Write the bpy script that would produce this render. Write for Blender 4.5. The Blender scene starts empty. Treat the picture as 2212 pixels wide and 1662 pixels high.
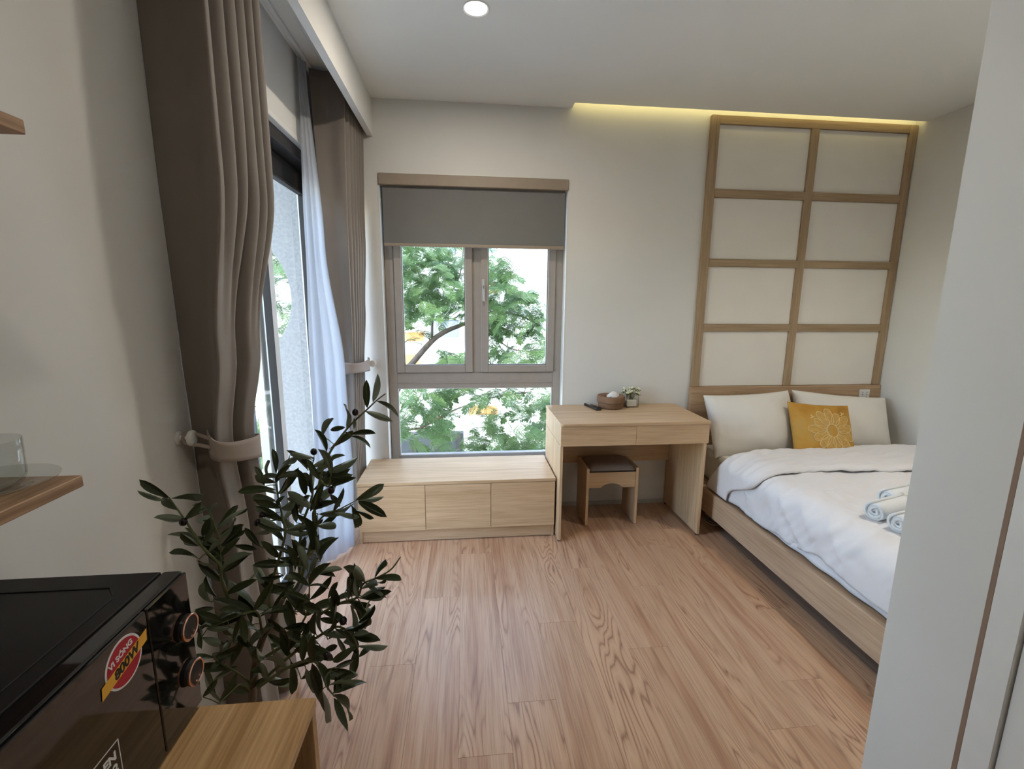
import bpy, bmesh, math, random
import numpy as np
from mathutils import Vector, Matrix, noise as mnoise
random.seed(7)
SC = bpy.context.scene
COL = SC.collection
PI = math.pi
# ---------------------------------------------------------------- camera, sky, exposure
F, YAW, PITCH, ROLL, CAMH = 989.1, 0.1023, 0.1765, -0.0084, 1.4452
cy, sy, cp, sp, cr, sr = math.cos(YAW), math.sin(YAW), math.cos(PITCH), math.sin(PITCH), math.cos(ROLL), math.sin(ROLL)
r0 = Vector((cy, -sy, 0)); f0 = Vector((sy, cy, 0)); ZZ = Vector((0, 0, 1))
fw = cp*f0 - sp*ZZ; up0 = sp*f0 + cp*ZZ
rt = cr*r0 - sr*up0; up = sr*r0 + cr*up0
cam = bpy.data.cameras.new('camera'); camo = bpy.data.objects.new('camera', cam); COL.objects.link(camo)
cam.sensor_width = 36; cam.lens = F*36/2212; cam.clip_start = .02; cam.clip_end = 300
M = Matrix((rt, up, -fw)).transposed().to_4x4(); M.translation = (0, 0, CAMH)
camo.matrix_world = M
SC.camera = camo
SC.view_settings.view_transform = 'Standard'; SC.view_settings.look = 'None'
SC.view_settings.gamma = 1; SC.view_settings.use_curve_mapping = False
SC.view_settings.exposure = -0.08
cyc = SC.cycles
cyc.use_adaptive_sampling = True; cyc.adaptive_threshold = .08; cyc.adaptive_min_samples = 24; cyc.use_light_tree = False; cyc.max_bounces = 5; cyc.diffuse_bounces = 3; cyc.glossy_bounces = 2; cyc.transmission_bounces = 4; cyc.transparent_max_bounces = 10
cyc.caustics_reflective = False; cyc.caustics_refractive = False
w = bpy.data.worlds.new('sky'); SC.world = w; w.use_nodes = True
nt = w.node_tree; bg = nt.nodes['Background']
sky = nt.nodes.new('ShaderNodeTexSky'); sky.sky_type = 'NISHITA'; sky.sun_disc = False
sky.sun_elevation = math.radians(55); sky.sun_rotation = math.radians(200); sky.air_density = 1.0; sky.dust_density = .6; sky.ozone_density = 1.6
nt.links.new(sky.outputs[0], bg.inputs[0]); bg.inputs[1].default_value = 1.65
sl = bpy.data.lights.new('sun', 'SUN'); sl.energy = 8.0; sl.angle = math.radians(2); sl.color = (1, .95, .86)
so = bpy.data.objects.new('sun', sl); COL.objects.link(so)
so.rotation_euler = Vector((-.25, .62, -.74)).to_track_quat('-Z', 'Y').to_euler()
# ---------------------------------------------------------------- room dimensions
D, H, XL, XR = 3.06, 2.645, -.82, 3.04
# ---------------------------------------------------------------- material helpers
def lin(r, g, b):
    f = lambda c: (c/255/12.92 if c/255 <= .04045 else ((c/255+.055)/1.055)**2.4)
    return (f(r), f(g), f(b), 1)
def newmat(name):
    m = bpy.data.materials.new(name); m.use_nodes = True
    return m, m.node_tree, m.node_tree.nodes['Principled BSDF']
def N(t, typ, **k):
    n = t.nodes.new('ShaderNode'+typ)
    for a, v in k.items():
        if a.startswith('i_'): n.inputs[a[2:].replace('_', ' ')].default_value = v
        else: setattr(n, a, v)
    return n
def ramp(t, fac, stops):
    r = t.nodes.new('ShaderNodeValToRGB'); e = r.color_ramp.elements
    while len(e) < len(stops): e.new(.5)
    for s, (p, c) in zip(e, stops): s.position = p; s.color = c
    t.links.new(fac, r.inputs[0]); return r.outputs[0]
def math_(t, op, a, b=None):
    n = t.nodes.new('ShaderNodeMath'); n.operation = op
    for i, v in enumerate((a, b)):
        if v is None: continue
        if isinstance(v, (int, float)): n.inputs[i].default_value = v
        else: t.links.new(v, n.inputs[i])
    return n.outputs[0]
def mixc(t, fac, a, b, mode='MIX'):
    n = t.nodes.new('ShaderNodeMix'); n.data_type = 'RGBA'; n.blend_type = mode
    for s, v in ((n.inputs[0], fac), (n.inputs[6], a), (n.inputs[7], b)):
        if isinstance(v, (int, float, tuple)): s.default_value = v
        else: t.links.new(v, s)
    return n.outputs[2]
def coords(t, scale, rnd=True):
    tc = N(t, 'TexCoord'); mp = N(t, 'Mapping'); mp.inputs['Scale'].default_value = scale
    if rnd:
        oi = N(t, 'ObjectInfo'); cb = N(t, 'CombineXYZ')
        for i, k in enumerate((17.3, 31.7, 11.1)): t.links.new(math_(t, 'MULTIPLY', oi.outputs['Random'], k), cb.inputs[i])
        va = N(t, 'VectorMath', operation='ADD'); t.links.new(tc.outputs['Object'], va.inputs[0]); t.links.new(cb.outputs[0], va.inputs[1])
        t.links.new(va.outputs[0], mp.inputs[0])
    else: t.links.new(tc.outputs['Object'], mp.inputs[0])
    return mp.outputs[0]
def noise_(t, vec, scale=1, detail=3, rough=.5, dist=0):
    n = N(t, 'TexNoise'); n.inputs['Scale'].default_value = scale; n.inputs['Detail'].default_value = detail
    n.inputs['Roughness'].default_value = rough; n.inputs['Distortion'].default_value = dist
    t.links.new(vec, n.inputs['Vector']); return n.outputs['Fac']
def bump(t, p, h, strength=.1, dist=.01):
    b = N(t, 'Bump'); b.inputs['Strength'].default_value = strength; b.inputs['Distance'].default_value = dist
    t.links.new(h, b.inputs['Height']); t.links.new(b.outputs[0], p.inputs['Normal'])
def plain(name, col, rough=.5, metal=0, vary=.06, nscale=20, bstr=0, bscale=200, **k):
    m, t, p = newmat(name)
    c = coords(t, (1, 1, 1)); n = noise_(t, c, nscale, 3)
    lo = tuple(max(0, x*(1-vary)) for x in col[:3])+(1,); hi = tuple(min(1, x*(1+vary)) for x in col[:3])+(1,)
    t.links.new(ramp(t, n, [(.3, lo), (.7, hi)]), p.inputs['Base Color'])
    p.inputs['Roughness'].default_value = rough; p.inputs['Metallic'].default_value = metal
    for a, v in k.items(): p.inputs[a.replace('_', ' ')].default_value = v
    if bstr: bump(t, p, noise_(t, c, bscale, 2), bstr, .002)
    return m
def wood(name, light, dark, axis, rough=.45, contrast=1.0):
    m, t, p = newmat(name)
    s = [1, 1, 1]; s[axis] = .035
    c = coords(t, tuple(s)); fine = noise_(t, c, 130, 4, .6); 
    s2 = [1, 1, 1]; s2[axis] = .06
    c2 = coords(t, tuple(s2)); mid = noise_(t, c2, 26, 3, .55, .6)
    f = math_(t, 'ADD', math_(t, 'MULTIPLY', fine, .55), math_(t, 'MULTIPLY', mid, .5))
    col = ramp(t, f, [(.53-.14/contrast, dark), (.53, tuple((a+b)/2 for a, b in zip(dark, light))), (.53+.14/contrast, light)])
    t.links.new(col, p.inputs['Base Color']); p.inputs['Roughness'].default_value = rough
    bump(t, p, fine, .06, .001)
    return m
def floorwood():
    m, t, p = newmat('oak_laminate')
    c = coords(t, (1, .022, 1)); fine = noise_(t, c, 170, 4, .6)
    cs = coords(t, (1, .05, 1)); streak = noise_(t, cs, 17, 4, .6, .35)
    c1 = coords(t, (1, .12, 1)); big = noise_(t, c1, 7.5, 2, .45, .3)
    # cathedral figure: contour lines of a long stretched noise
    rings = math_(t, 'PINGPONG', math_(t, 'MULTIPLY', math_(t, 'ADD', big, math_(t, 'MULTIPLY', fine, .02)), 19.0), .5)
    rings = math_(t, 'MULTIPLY', rings, 2.0)
    c3 = coords(t, (1, .18, 1)); zone = noise_(t, c3, 6, 2, .5)
    zone = math_(t, 'MULTIPLY', math_(t, 'SUBTRACT', zone, .45), 6.0); zn = t.nodes.new('ShaderNodeClamp'); t.links.new(zone, zn.inputs[0])
    base = ramp(t, streak, [(.26, lin(160, 116, 90)), (.42, lin(192, 152, 120)), (.58, lin(207, 172, 140)), (.74, lin(190, 152, 124))])
    g = ramp(t, fine, [(.34, (.70, .66, .64, 1)), (.53, (1, 1, 1, 1)), (.72, (1.07, 1.07, 1.07, 1))])
    col = mixc(t, .8, base, g, 'MULTIPLY')
    rl = ramp(t, rings, [(.0, lin(124, 84, 64)), (.30, lin(198, 158, 126)), (1, lin(216, 180, 146))])
    col = mixc(t, math_(t, 'MULTIPLY', zn.outputs[0], .7), col, rl)
    oi = N(t, 'ObjectInfo')
    tint = ramp(t, oi.outputs['Random'], [(0, (.94, .92, .91, 1)), (.5, (1, 1, 1, 1)), (1, (.98, .99, 1.0, 1))])
    col = mixc(t, 1.0, col, tint, 'MULTIPLY')
    t.links.new(col, p.inputs['Base Color']); p.inputs['Roughness'].default_value = .32
    p.inputs['Specular IOR Level'].default_value = .55
    bump(t, p, fine, .08, .001)
    return m
def fabric(name, col, rough=.9, weave=900, vary=.08, trans=0, sheen=.2):
    m, t, p = newmat(name)
    c = coords(t, (1, 1, 1)); n = noise_(t, c, 8, 4); wv = noise_(t, c, weave, 2)
    lo = tuple(x*(1-vary) for x in col[:3])+(1,); hi = tuple(min(1, x*(1+vary)) for x in col[:3])+(1,)
    t.links.new(ramp(t, math_(t, 'ADD', math_(t, 'MULTIPLY', n, .5), math_(t, 'MULTIPLY', wv, .5)), [(.35, lo), (.65, hi)]), p.inputs['Base Color'])
    p.inputs['Roughness'].default_value = rough; p.inputs['Sheen Weight'].default_value = sheen
    bump(t, p, wv, .12, .001)
    if trans:
        tr = N(t, 'BsdfTranslucent'); tr.inputs[0].default_value = col; mx = N(t, 'MixShader'); mx.inputs[0].default_value = trans
        out = t.nodes['Material Output']; t.links.new(p.outputs[0], mx.inputs[1]); t.links.new(tr.outputs[0], mx.inputs[2]); t.links.new(mx.outputs[0], out.inputs[0])
    return m
def sheer_mat():
    m, t, p = newmat('white_voile')
    c = coords(t, (1, 1, .02)); n = noise_(t, c, 400, 2)
    p.inputs['Base Color'].default_value = (.72, .75, .80, 1); p.inputs['Roughness'].default_value = .9
    tr = N(t, 'BsdfTranslucent'); tr.inputs[0].default_value = (.36, .39, .44, 1); a = N(t, 'MixShader'); a.inputs[0].default_value = .5
    tp = N(t, 'BsdfTransparent'); b = N(t, 'MixShader'); t.links.new(ramp(t, n, [(.3, (.80,)*3+(1,)), (.7, (.87,)*3+(1,))]), b.inputs[0])
    t.links.new(p.outputs[0], a.inputs[1]); t.links.new(tr.outputs[0], a.inputs[2])
    t.links.new(tp.outputs[0], b.inputs[1]); t.links.new(a.outputs[0], b.inputs[2]); t.links.new(b.outputs[0], t.nodes['Material Output'].inputs[0])
    return m
def pane_mat(name='window_glass', tint=(.96, .98, .97, 1)):
    m, t, p = newmat(name); t.nodes.remove(p)
    c = coords(t, (1, 1, 1)); n = noise_(t, c, 3, 1)
    tp = N(t, 'BsdfTransparent'); t.links.new(ramp(t, n, [(0, tint), (1, (1, 1, 1, 1))]), tp.inputs[0])
    g = N(t, 'BsdfGlossy'); g.inputs['Roughness'].default_value = .01
    fr = N(t, 'Fresnel'); fr.inputs[0].default_value = 1.45; mx = N(t, 'MixShader')
    ge = N(t, 'NewGeometry'); fac = math_(t, 'MULTIPLY', fr.outputs[0], math_(t, 'SUBTRACT', 1.0, ge.outputs['Backfacing']))
    t.links.new(fac, mx.inputs[0]); t.links.new(tp.outputs[0], mx.inputs[1]); t.links.new(g.outputs[0], mx.inputs[2])
    t.links.new(mx.outputs[0], t.nodes['Material Output'].inputs[0]); return m
def emit(name, col, strength):
    m, t, p = newmat(name); t.nodes.remove(p)
    e = N(t, 'Emission'); e.inputs[0].default_value = col; e.inputs[1].default_value = strength
    t.links.new(e.outputs[0], t.nodes['Material Output'].inputs[0]); return m
def leafmat(name, top, under, rough=.4, trans=.25):
    m, t, p = newmat(name)
    ge = N(t, 'NewGeometry'); c = coords(t, (1, 1, 1)); n = noise_(t, c, 6, 3)
    oi = N(t, 'ObjectInfo')
    v = ramp(t, math_(t, 'ADD', math_(t, 'MULTIPLY', n, .5), math_(t, 'MULTIPLY', oi.outputs['Random'], .5)), [(.25, tuple(x*.7 for x in top[:3])+(1,)), (.75, tuple(min(1, x*1.3) for x in top[:3])+(1,))])
    col = mixc(t, ge.outputs['Backfacing'], v, under)
    t.links.new(col, p.inputs['Base Color']); p.inputs['Roughness'].default_value = rough
    tr = N(t, 'BsdfTranslucent'); t.links.new(col, tr.inputs[0]); mx = N(t, 'MixShader'); mx.inputs[0].default_value = trans
    t.links.new(p.outputs[0], mx.inputs[1]); t.links.new(tr.outputs[0], mx.inputs[2]); t.links.new(mx.outputs[0], t.nodes['Material Output'].inputs[0])
    return m
# ---------------------------------------------------------------- materials
OL_, OD_ = lin(216, 187, 150), lin(190, 158, 121)
M_wall = plain('warm_white_paint', (.735, .73, .695), .85, vary=.02, nscale=3, bstr=.05, bscale=120)
M_ceil = plain('ceiling_paint', (.86, .86, .81), .9, vary=.015, nscale=2)
M_trimw = plain('white_lacquer', (.78, .78, .75), .45, vary=.02)
M_panel = plain('white_wall_panel', (.80, .77, .70), .8, vary=.02, nscale=5)
M_wx = wood('light_oak_x', OL_, OD_, 0); M_wy = wood('light_oak_y', OL_, OD_, 1); M_wz = wood('light_oak_z', OL_, OD_, 2)
M_lz = wood('lattice_oak_z', lin(180, 156, 124), lin(148, 124, 95), 2, .55); M_lx = wood('lattice_oak_x', lin(180, 156, 124), lin(148, 124, 95), 0, .55)
M_by = wood('bed_oak_y', lin(205, 178, 148), lin(172, 144, 116), 1, .5); M_bx = wood('bed_oak_x', lin(196, 166, 132), lin(160, 130, 100), 0, .5)
M_cy = wood('counter_oak_y', lin(212, 176, 128), lin(168, 130, 84), 1, .4, 1.2); M_cz = wood('counter_oak_z', lin(200, 165, 122), lin(160, 124, 84), 2, .5)
M_sy = wood('shelf_oak_y', lin(190, 156, 122), lin(146, 112, 82), 1, .5, 1.2)
M_floor = floorwood()
M_sub = plain('screed', (.25, .2, .16), .9)
M_curt = fabric('taupe_curtain', (.235, .205, .178, 1), .9, 700, .06, trans=.05)
M_tie = fabric('taupe_tieback', (.36, .30, .26, 1), .9, 700, .05)
M_sheer = sheer_mat()
M_alu = plain('grey_aluminium', lin(168, 160, 152), .45, .15, .03)
M_aludk = plain('dark_bronze_aluminium', lin(62, 60, 60), .4, .3, .03)
M_alult = plain('pale_grey_aluminium', lin(190, 190, 186), .45, .1, .03)
M_glass = pane_mat()
M_blind = fabric('grey_blind_cloth', lin(118, 118, 116), .85, 500, .04, sheen=0)
M_blrail = plain('beige_blind_rail', lin(152, 138, 122), .5, 0, .03)
M_black = plain('black_plastic', (.012, .012, .012), .4, 0, .1)
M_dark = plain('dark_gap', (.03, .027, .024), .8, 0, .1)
M_gloss = plain('black_glossy_glass', (.006, .006, .008), .06, 0, .1, Coat_Weight=.5)
M_blkmet = plain('black_enamel', (.010, .010, .011), .45, 0, .1, Specular_IOR_Level=.25)
M_rose = plain('rose_gold', (.75, .42, .32), .22, 1, .03)
M_red = plain('red_print', lin(178, 22, 44), .5, 0, .03)
M_yel = plain('gold_print', lin(240, 180, 60), .5, 0, .06)
M_wprint = plain('white_print', (.8, .8, .8), .5, 0, .02)
M_brown = plain('brown_seal', lin(142, 118, 100), .7, 0, .05)
M_white = plain('white_plastic', (.8, .8, .77), .35, 0, .02)
M_seat = plain('grey_brown_leatherette', lin(132, 122, 116), .5, 0, .08, bstr=.1, bscale=300)
M_mat = fabric('cream_sheet', (.74, .71, .63, 1), .9, 800, .03)
M_duv = fabric('white_duvet_cotton', (.80, .80, .82, 1), .9, 800, .02)
M_pil = fabric('white_pillowcase', (.77, .75, .69, 1), .9, 800, .02)
M_tow = fabric('white_terry', (.78, .82, .85, 1), .95, 350, .05, sheen=.5)
M_basket = fabric('brown_woven_basket', lin(128, 98, 74), .75, 260, .25, sheen=0)
M_tissue = fabric('tissue_paper', (.85, .85, .83, 1), .9, 300, .02)
M_olive = leafmat('olive_leaf', lin(60, 70, 44), lin(112, 124, 104), .38, .12)
M_bark = plain('olive_bark', lin(104, 92, 76), .9, 0, .25, 40, .3, 60)
M_stem = plain('green_stem', lin(98, 104, 66), .7, 0, .15)
M_fruit = plain('black_olive', lin(28, 18, 26), .25, 0, .2)
M_pot = plain('grey_pot', lin(120, 118, 112), .6)
M_frond = leafmat('poinciana_leaf', (.095, .170, .055, 1), (.13, .215, .075, 1), .5, .4)
M_bark2 = plain('grey_bark', lin(96, 84, 74), .9, 0, .25, 12)
M_facade = plain('white_facade', (.82, .81, .79), .9, 0, .02, 1)
M_fwin = plain('far_window_glass', lin(120, 130, 140), .2, 0, .1)
M_orange = plain('orange_facade_panel', lin(226, 146, 84), .8, 0, .05)
M_fence = plain('dark_fence', lin(66, 70, 72), .8, 0, .1)
M_ground = plain('street_paving', lin(222, 220, 212), .9, 0, .1, 2)
M_conc = plain('rough_concrete', lin(142, 142, 140), .95, 0, .16, 55, .5, 90)
M_led = emit('led_strip', (1.0, .84, .36, 1), 7)
M_lamp = emit('downlight_disc', (1, .93, .82, 1), 12)
M_gl = pane_mat('clear_glassware', (.80, .83, .82, 1))
def cushion_mat():
    m, t, p = newmat('mottled_yellow_silk')
    c = coords(t, (1, 1, 1)); n = noise_(t, c, 7, 4, .55, .4)
    t.links.new(ramp(t, n, [(.3, lin(164, 116, 34)), (.45, lin(188, 138, 46)), (.6, lin(192, 150, 68)), (.72, lin(180, 150, 84))]), p.inputs['Base Color'])
    p.inputs['Roughness'].default_value = .65; bump(t, p, noise_(t, c, 90, 2), .15, .003)
    return m
M_cush = cushion_mat()
M_petal = plain('pale_gold_petal', lin(196, 156, 82), .7, 0, .14, 60)
M_cord = plain('cream_embroidery', lin(228, 206, 150), .7)
# ---------------------------------------------------------------- object helpers
WL = {}
def link(o, parent, wloc):
    COL.objects.link(o); wloc = Vector(wloc)
    if parent is not None:
        o.parent = parent; o.location = wloc - WL[parent.name]
    else: o.location = wloc
    WL[o.name] = wloc
    return o
def tag(o, label, cat=None, group=None, kind=None):
    if label: o['label'] = label
    if cat: o['category'] = cat
    if group: o['group'] = group
    if kind: o['kind'] = kind
    return o
def empty(name, loc, label=None, cat=None, group=None, kind=None):
    o = bpy.data.objects.new(name, None); o.empty_display_size = .05
    link(o, None, loc); return tag(o, label, cat, group, kind)
def from_bm(name, bm, m, parent=None, smooth=False, center=True, label=None):
    me = bpy.data.meshes.new(name)
    if center and bm.verts:
        cs = [v.co for v in bm.verts]
        c = Vector([(min(v[i] for v in cs)+max(v[i] for v in cs))/2 for i in range(3)])
        bmesh.ops.translate(bm, verts=bm.verts, vec=-c)
    else: c = Vector((0, 0, 0))
    bm.to_mesh(me); bm.free()
    if smooth:
        for p in me.polygons: p.use_smooth = True
    for mm in (m if isinstance(m, (list, tuple)) else [m]): me.materials.append(mm)
    o = link(bpy.data.objects.new(name, me), parent, c)
    if label: o['label'] = label
    return o
def from_py(name, v, f, m, parent=None, smooth=False, label=None):
    bm = bmesh.new(); vs = [bm.verts.new(x) for x in v]
    for q in f:
        try: bm.faces.new([vs[i] for i in q])
        except ValueError: pass
    return from_bm(name, bm, m, parent, smooth, label=label)
def bbox(bm, x0, x1, y0, y1, z0, z1, bev=0, seg=1):
    r = bmesh.ops.create_cube(bm, size=1)
    for v in r['verts']:
        v.co = Vector((x0+(v.co.x+.5)*(x1-x0), y0+(v.co.y+.5)*(y1-y0), z0+(v.co.z+.5)*(z1-z0)))
    if bev:
        es = list({e for v in r['verts'] for e in v.link_edges})
        bmesh.ops.bevel(bm, geom=es, offset=bev, segments=seg, affect='EDGES', profile=.5)
def box(name, x0, x1, y0, y1, z0, z1, m, parent=None, bev=.0015, seg=1, label=None):
    bm = bmesh.new(); bbox(bm, x0, x1, y0, y1, z0, z1, bev, seg)
    return from_bm(name, bm, m, parent, label=label)
def boxes(name, lst, m, parent=None, bev=0):
    bm = bmesh.new()
    for b in lst: bbox(bm, *b, bev)
    return from_bm(name, bm, m, parent)
def frame4(name, axis, a, x0, x1, z0, z1, w_, m, parent=None, bev=.002):
    """rectangular frame; axis 'y': in the XZ plane with depth a=(y0,y1); axis 'x': in the YZ plane"""
    wl, wr, wb, wt = w_ if isinstance(w_, tuple) else (w_,)*4
    L = [(x0, x0+wl, z0, z1), (x1-wr, x1, z0, z1), (x0+wl, x1-wr, z0, z0+wb), (x0+wl, x1-wr, z1-wt, z1)]
    bm = bmesh.new()
    for u0, u1, v0, v1 in L:
        if axis == 'y': bbox(bm, u0, u1, a[0], a[1], v0, v1, bev)
        else: bbox(bm, a[0], a[1], u0, u1, v0, v1, bev)
    return from_bm(name, bm, m, parent)
def tube(bm, pts, rad, seg=8, cap=True):
    pts = [Vector(p) for p in pts]; rs = rad if isinstance(rad, (list, tuple)) else [rad]*len(pts)
    rings = []; t0 = (pts[1]-pts[0]).normalized(); nrm = t0.orthogonal().normalized()
    for i, p in enumerate(pts):
        t = (pts[min(i+1, len(pts)-1)]-pts[max(i-1, 0)])
        t = t.normalized() if t.length > 1e-9 else t0
        nrm = (nrm - t*nrm.dot(t)); nrm = nrm.normalized() if nrm.length > 1e-6 else t.orthogonal().normalized()
        b = t.cross(nrm)
        rings.append([bm.verts.new(p+(nrm*math.cos(2*PI*k/seg)+b*math.sin(2*PI*k/seg))*rs[i]) for k in range(seg)])
    for a, c in zip(rings, rings[1:]):
        for k in range(seg): bm.faces.new((a[k], a[(k+1) % seg], c[(k+1) % seg], c[k]))
    if cap: bm.faces.new(rings[0][::-1]); bm.faces.new(rings[-1])
def tubeobj(name, pts, rad, m, parent=None, seg=8, label=None):
    bm = bmesh.new(); tube(bm, pts, rad, seg); return from_bm(name, bm, m, parent, True, label=label)
def smoothpath(pts, n=6):
    P = [Vector(p) for p in pts]; out = []
    for i in range(len(P)-1):
        a, b, c, d = P[max(i-1, 0)], P[i], P[i+1], P[min(i+2, len(P)-1)]
        for k in range(n):
            t = k/n
            out.append(.5*((2*b)+(c-a)*t+(2*a-5*b+4*c-d)*t*t+(3*b-a-3*c+d)*t**3))
    out.append(P[-1]); return out
def lathe(name, prof, loc, m, parent=None, seg=32, axis=None, smooth=True, label=None, caps=True):
    """prof: (r,z) list; axis: direction the profile's z axis points to"""
    bm = bmesh.new(); rings = []
    q = Vector(axis).to_track_quat('Z', 'Y') if axis else None
    for r, z in prof:
        ring = []
        for k in range(seg):
            v = Vector((r*math.cos(2*PI*k/seg), r*math.sin(2*PI*k/seg), z))
            if q: v = q @ v
            ring.append(bm.verts.new(v+Vector(loc)))
        rings.append(ring)
    for a, b in zip(rings, rings[1:]):
        for k in range(seg): bm.faces.new((a[k], a[(k+1) % seg], b[(k+1) % seg], b[k]))
    if caps and prof[0][0] > 1e-4: bm.faces.new(rings[0][::-1])
    if caps and prof[-1][0] > 1e-4: bm.faces.new(rings[-1])
    bmesh.ops.remove_doubles(bm, verts=bm.verts, dist=1e-5)
    bmesh.ops.recalc_face_normals(bm, faces=bm.faces)
    o = from_bm(name, bm, m, parent, smooth, label=label)
    if smooth:
        md = o.modifiers.new('split', 'EDGE_SPLIT'); md.split_angle = math.radians(40)
    return o
def prism(name, poly, axis, a, b, m, parent=None, bev=0, label=None):
    """extrude a 2-D outline along axis from a to b: axis 'y' outline (x,z); 'x' outline (y,z); 'z' outline (x,y)"""
    P = {'y': lambda u, v, w_: (u, w_, v), 'x': lambda u, v, w_: (w_, u, v), 'z': lambda u, v, w_: (u, v, w_)}[axis]
    bm = bmesh.new(); lo = [bm.verts.new(P(u, v, a)) for u, v in poly]; hi = [bm.verts.new(P(u, v, b)) for u, v in poly]
    n = len(poly); bm.faces.new(lo); bm.faces.new(hi[::-1])
    for i in range(n): bm.faces.new((lo[i], hi[i], hi[(i+1) % n], lo[(i+1) % n]))
    bmesh.ops.recalc_face_normals(bm, faces=bm.faces)
    if bev: bmesh.ops.bevel(bm, geom=[e for e in bm.edges], offset=bev, segments=1, affect='EDGES')
    return from_bm(name, bm, m, parent, label=label)
def grid(name, fn, nu, nv, m, parent=None, thick=0, closed_u=False, label=None):
    v = [fn(i/(nu-1), j/(nv-1)) for j in range(nv) for i in range(nu)]
    f = [(j*nu+i, j*nu+i+1, (j+1)*nu+i+1, (j+1)*nu+i) for j in range(nv-1) for i in range(nu-1)]
    o = from_py(name, v, f, m, parent, True, label)
    if thick:
        md = o.modifiers.new('thickness', 'SOLIDIFY'); md.thickness = thick; md.offset = 0
    return o
def copyobj(o, parent, wloc):
    c = o.copy(); COL.objects.link(c); c.parent = parent; c.location = Vector(wloc)-(WL[parent.name] if parent else Vector((0, 0, 0))); WL[c.name] = Vector(wloc)
    return c
def sm(a, b, x):
    t = max(0, min(1, (x-a)/(b-a))); return t*t*(3-2*t)
def interp(keys, z):
    """keys: list of (z, value tuple) ascending; smooth interpolation"""
    if z <= keys[0][0]: return keys[0][1]
    for (z0, a), (z1, b) in zip(keys, keys[1:]):
        if z <= z1:
            t = sm(z0, z1, z); return tuple(p+(q-p)*t for p, q in zip(a, b))
    return keys[-1][1]
def textmesh(name, s, size, m, parent, loc, right, upv, shear=0, bold=0, align='CENTER', depth=.0003):
    cu = bpy.data.curves.new(name, 'FONT'); cu.body = s; cu.size = size; cu.shear = shear; cu.align_x = align; cu.align_y = 'CENTER'; cu.offset = bold; cu.extrude = depth
    o = bpy.data.objects.new(name+'_src', cu); COL.objects.link(o); bpy.context.view_layer.update()
    me = bpy.data.meshes.new_from_object(o.evaluated_get(bpy.context.evaluated_depsgraph_get()))
    bpy.data.objects.remove(o)
    me.materials.clear(); me.materials.append(m); me.name = name
    R = Matrix((Vector(right), Vector(upv), Vector(right).cross(Vector(upv)))).transposed()
    me.transform(R.to_4x4())
    return link(bpy.data.objects.new(name, me), parent, loc)
# ================================================================ the setting
floor = box('floor', XL-.15, XR+.1, -1.1, D+.2, -.12, -.0085, M_sub, bev=0); tag(floor, 'oak laminate plank floor across the whole room', kind='structure')
PW, PLEN = .178, 1.22
meshes = {}
col_i = 0; x = -.036-PW*5
while x < XR:
    xa, xb = max(x, XL+.002), min(x+PW, XR-.002)
    if xb-xa > .01:
        y = -1.0-random.random()*PLEN
        offs = [.0, .41, .83, .22, .64, 1.03][col_i % 6]
        y = -1.0-1.22+offs
        while y < D-.002:
            ya, yb = max(y, -.998), min(y+PLEN, D-.002)
            if yb-ya > .02:
                key = (round(xb-xa, 3), round(yb-ya, 3))
                cx_, cy_ = (xa+xb)/2, (ya+yb)/2
                if key not in meshes:
                    bm = bmesh.new(); hx, hy = key[0]/2-.0002, key[1]/2-.0002
                    bbox(bm, -hx, hx, -hy, hy, -.008, 0, .0005)
                    me = bpy.data.meshes.new('plank'); bm.to_mesh(me); bm.free(); me.materials.append(M_floor); meshes[key] = me
                link(bpy.data.objects.new('plank', meshes[key]), floor, (cx_, cy_, 0))
            y += PLEN
    col_i += 1; x += PW
# window wall, with the window opening
WX0, WX1, WZ0, WZ1 = -.525, .668, .35, 2.228
wb = boxes('wall_back', [(XL-.15, WX0, D, D+.2, 0, 2.8), (WX1, XR+.1, D, D+.2, 0, 2.8), (WX0, WX1, D, D+.2, 0, WZ0), (WX0, WX1, D, D+.2, WZ1, 2.8)], M_wall)
tag(wb, 'warm white back wall around the window and headboard', kind='structure')
DY0, DY1, DZ1 = 1.56, 3.0, 2.235
wl = boxes('wall_left', [(XL-.15, XL, -1.1, DY0, 0, 2.8), (XL-.15, XL, DY1, D+.02, 0, 2.8), (XL-.15, XL, DY0, DY1, DZ1, 2.8)], M_wall)
tag(wl, 'warm white left wall with shelves, tieback knob and balcony door', kind='structure')
wr = boxes('wall_right', [(XR, XR+.1, .7, D+.1, 0, 2.8)], M_wall); tag(wr, 'warm white wall along the far side of the bed', kind='structure')
PX, PY = 1.0, .887
wh = boxes('wall_hall', [(PX, PX+.12, .70, PY, 0, 2.8), (PX, PX+.12, -1.1, -.14, 0, 2.8), (PX, PX+.12, -.14, .70, 2.62, 2.8), (PX+.12, XR+.1, PY-.12, PY, 0, 2.8)], M_wall)
tag(wh, 'pale partition wall corner at the right edge, in front of the bed foot', kind='structure')
wn = boxes('wall_near', [(XL-.15, PX+.12, -1.2, -1.0, 0, 2.8)], M_wall); tag(wn, 'wall behind the viewpoint', kind='structure')
CX0, CY0 = .676, 2.983
ce = boxes('ceiling', [(XL-.15, XR+.1, -1.2, CY0, H, 2.78), (XL-.15, CX0, CY0, D+.01, H, 2.78), (CX0, XR+.1, CY0, D+.01, 2.755, 2.78), (XL-.15, XR+.1, -1.2, D+.2, 2.78, 2.95)], M_ceil)
tag(ce, 'white ceiling with a light slot along the back wall', kind='structure')
bb = box('baseboard_back', WX1-.1, 1.553, D-.008, D, 0, .03, M_alult, bev=.001); tag(bb, 'low grey baseboard under the desk', kind='structure')
bl = box('baseboard_left', XL, XL+.008, .75, DY0-.03, 0, .03, M_alult, bev=.001); tag(bl, 'low grey baseboard behind the plant', kind='structure')
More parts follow.
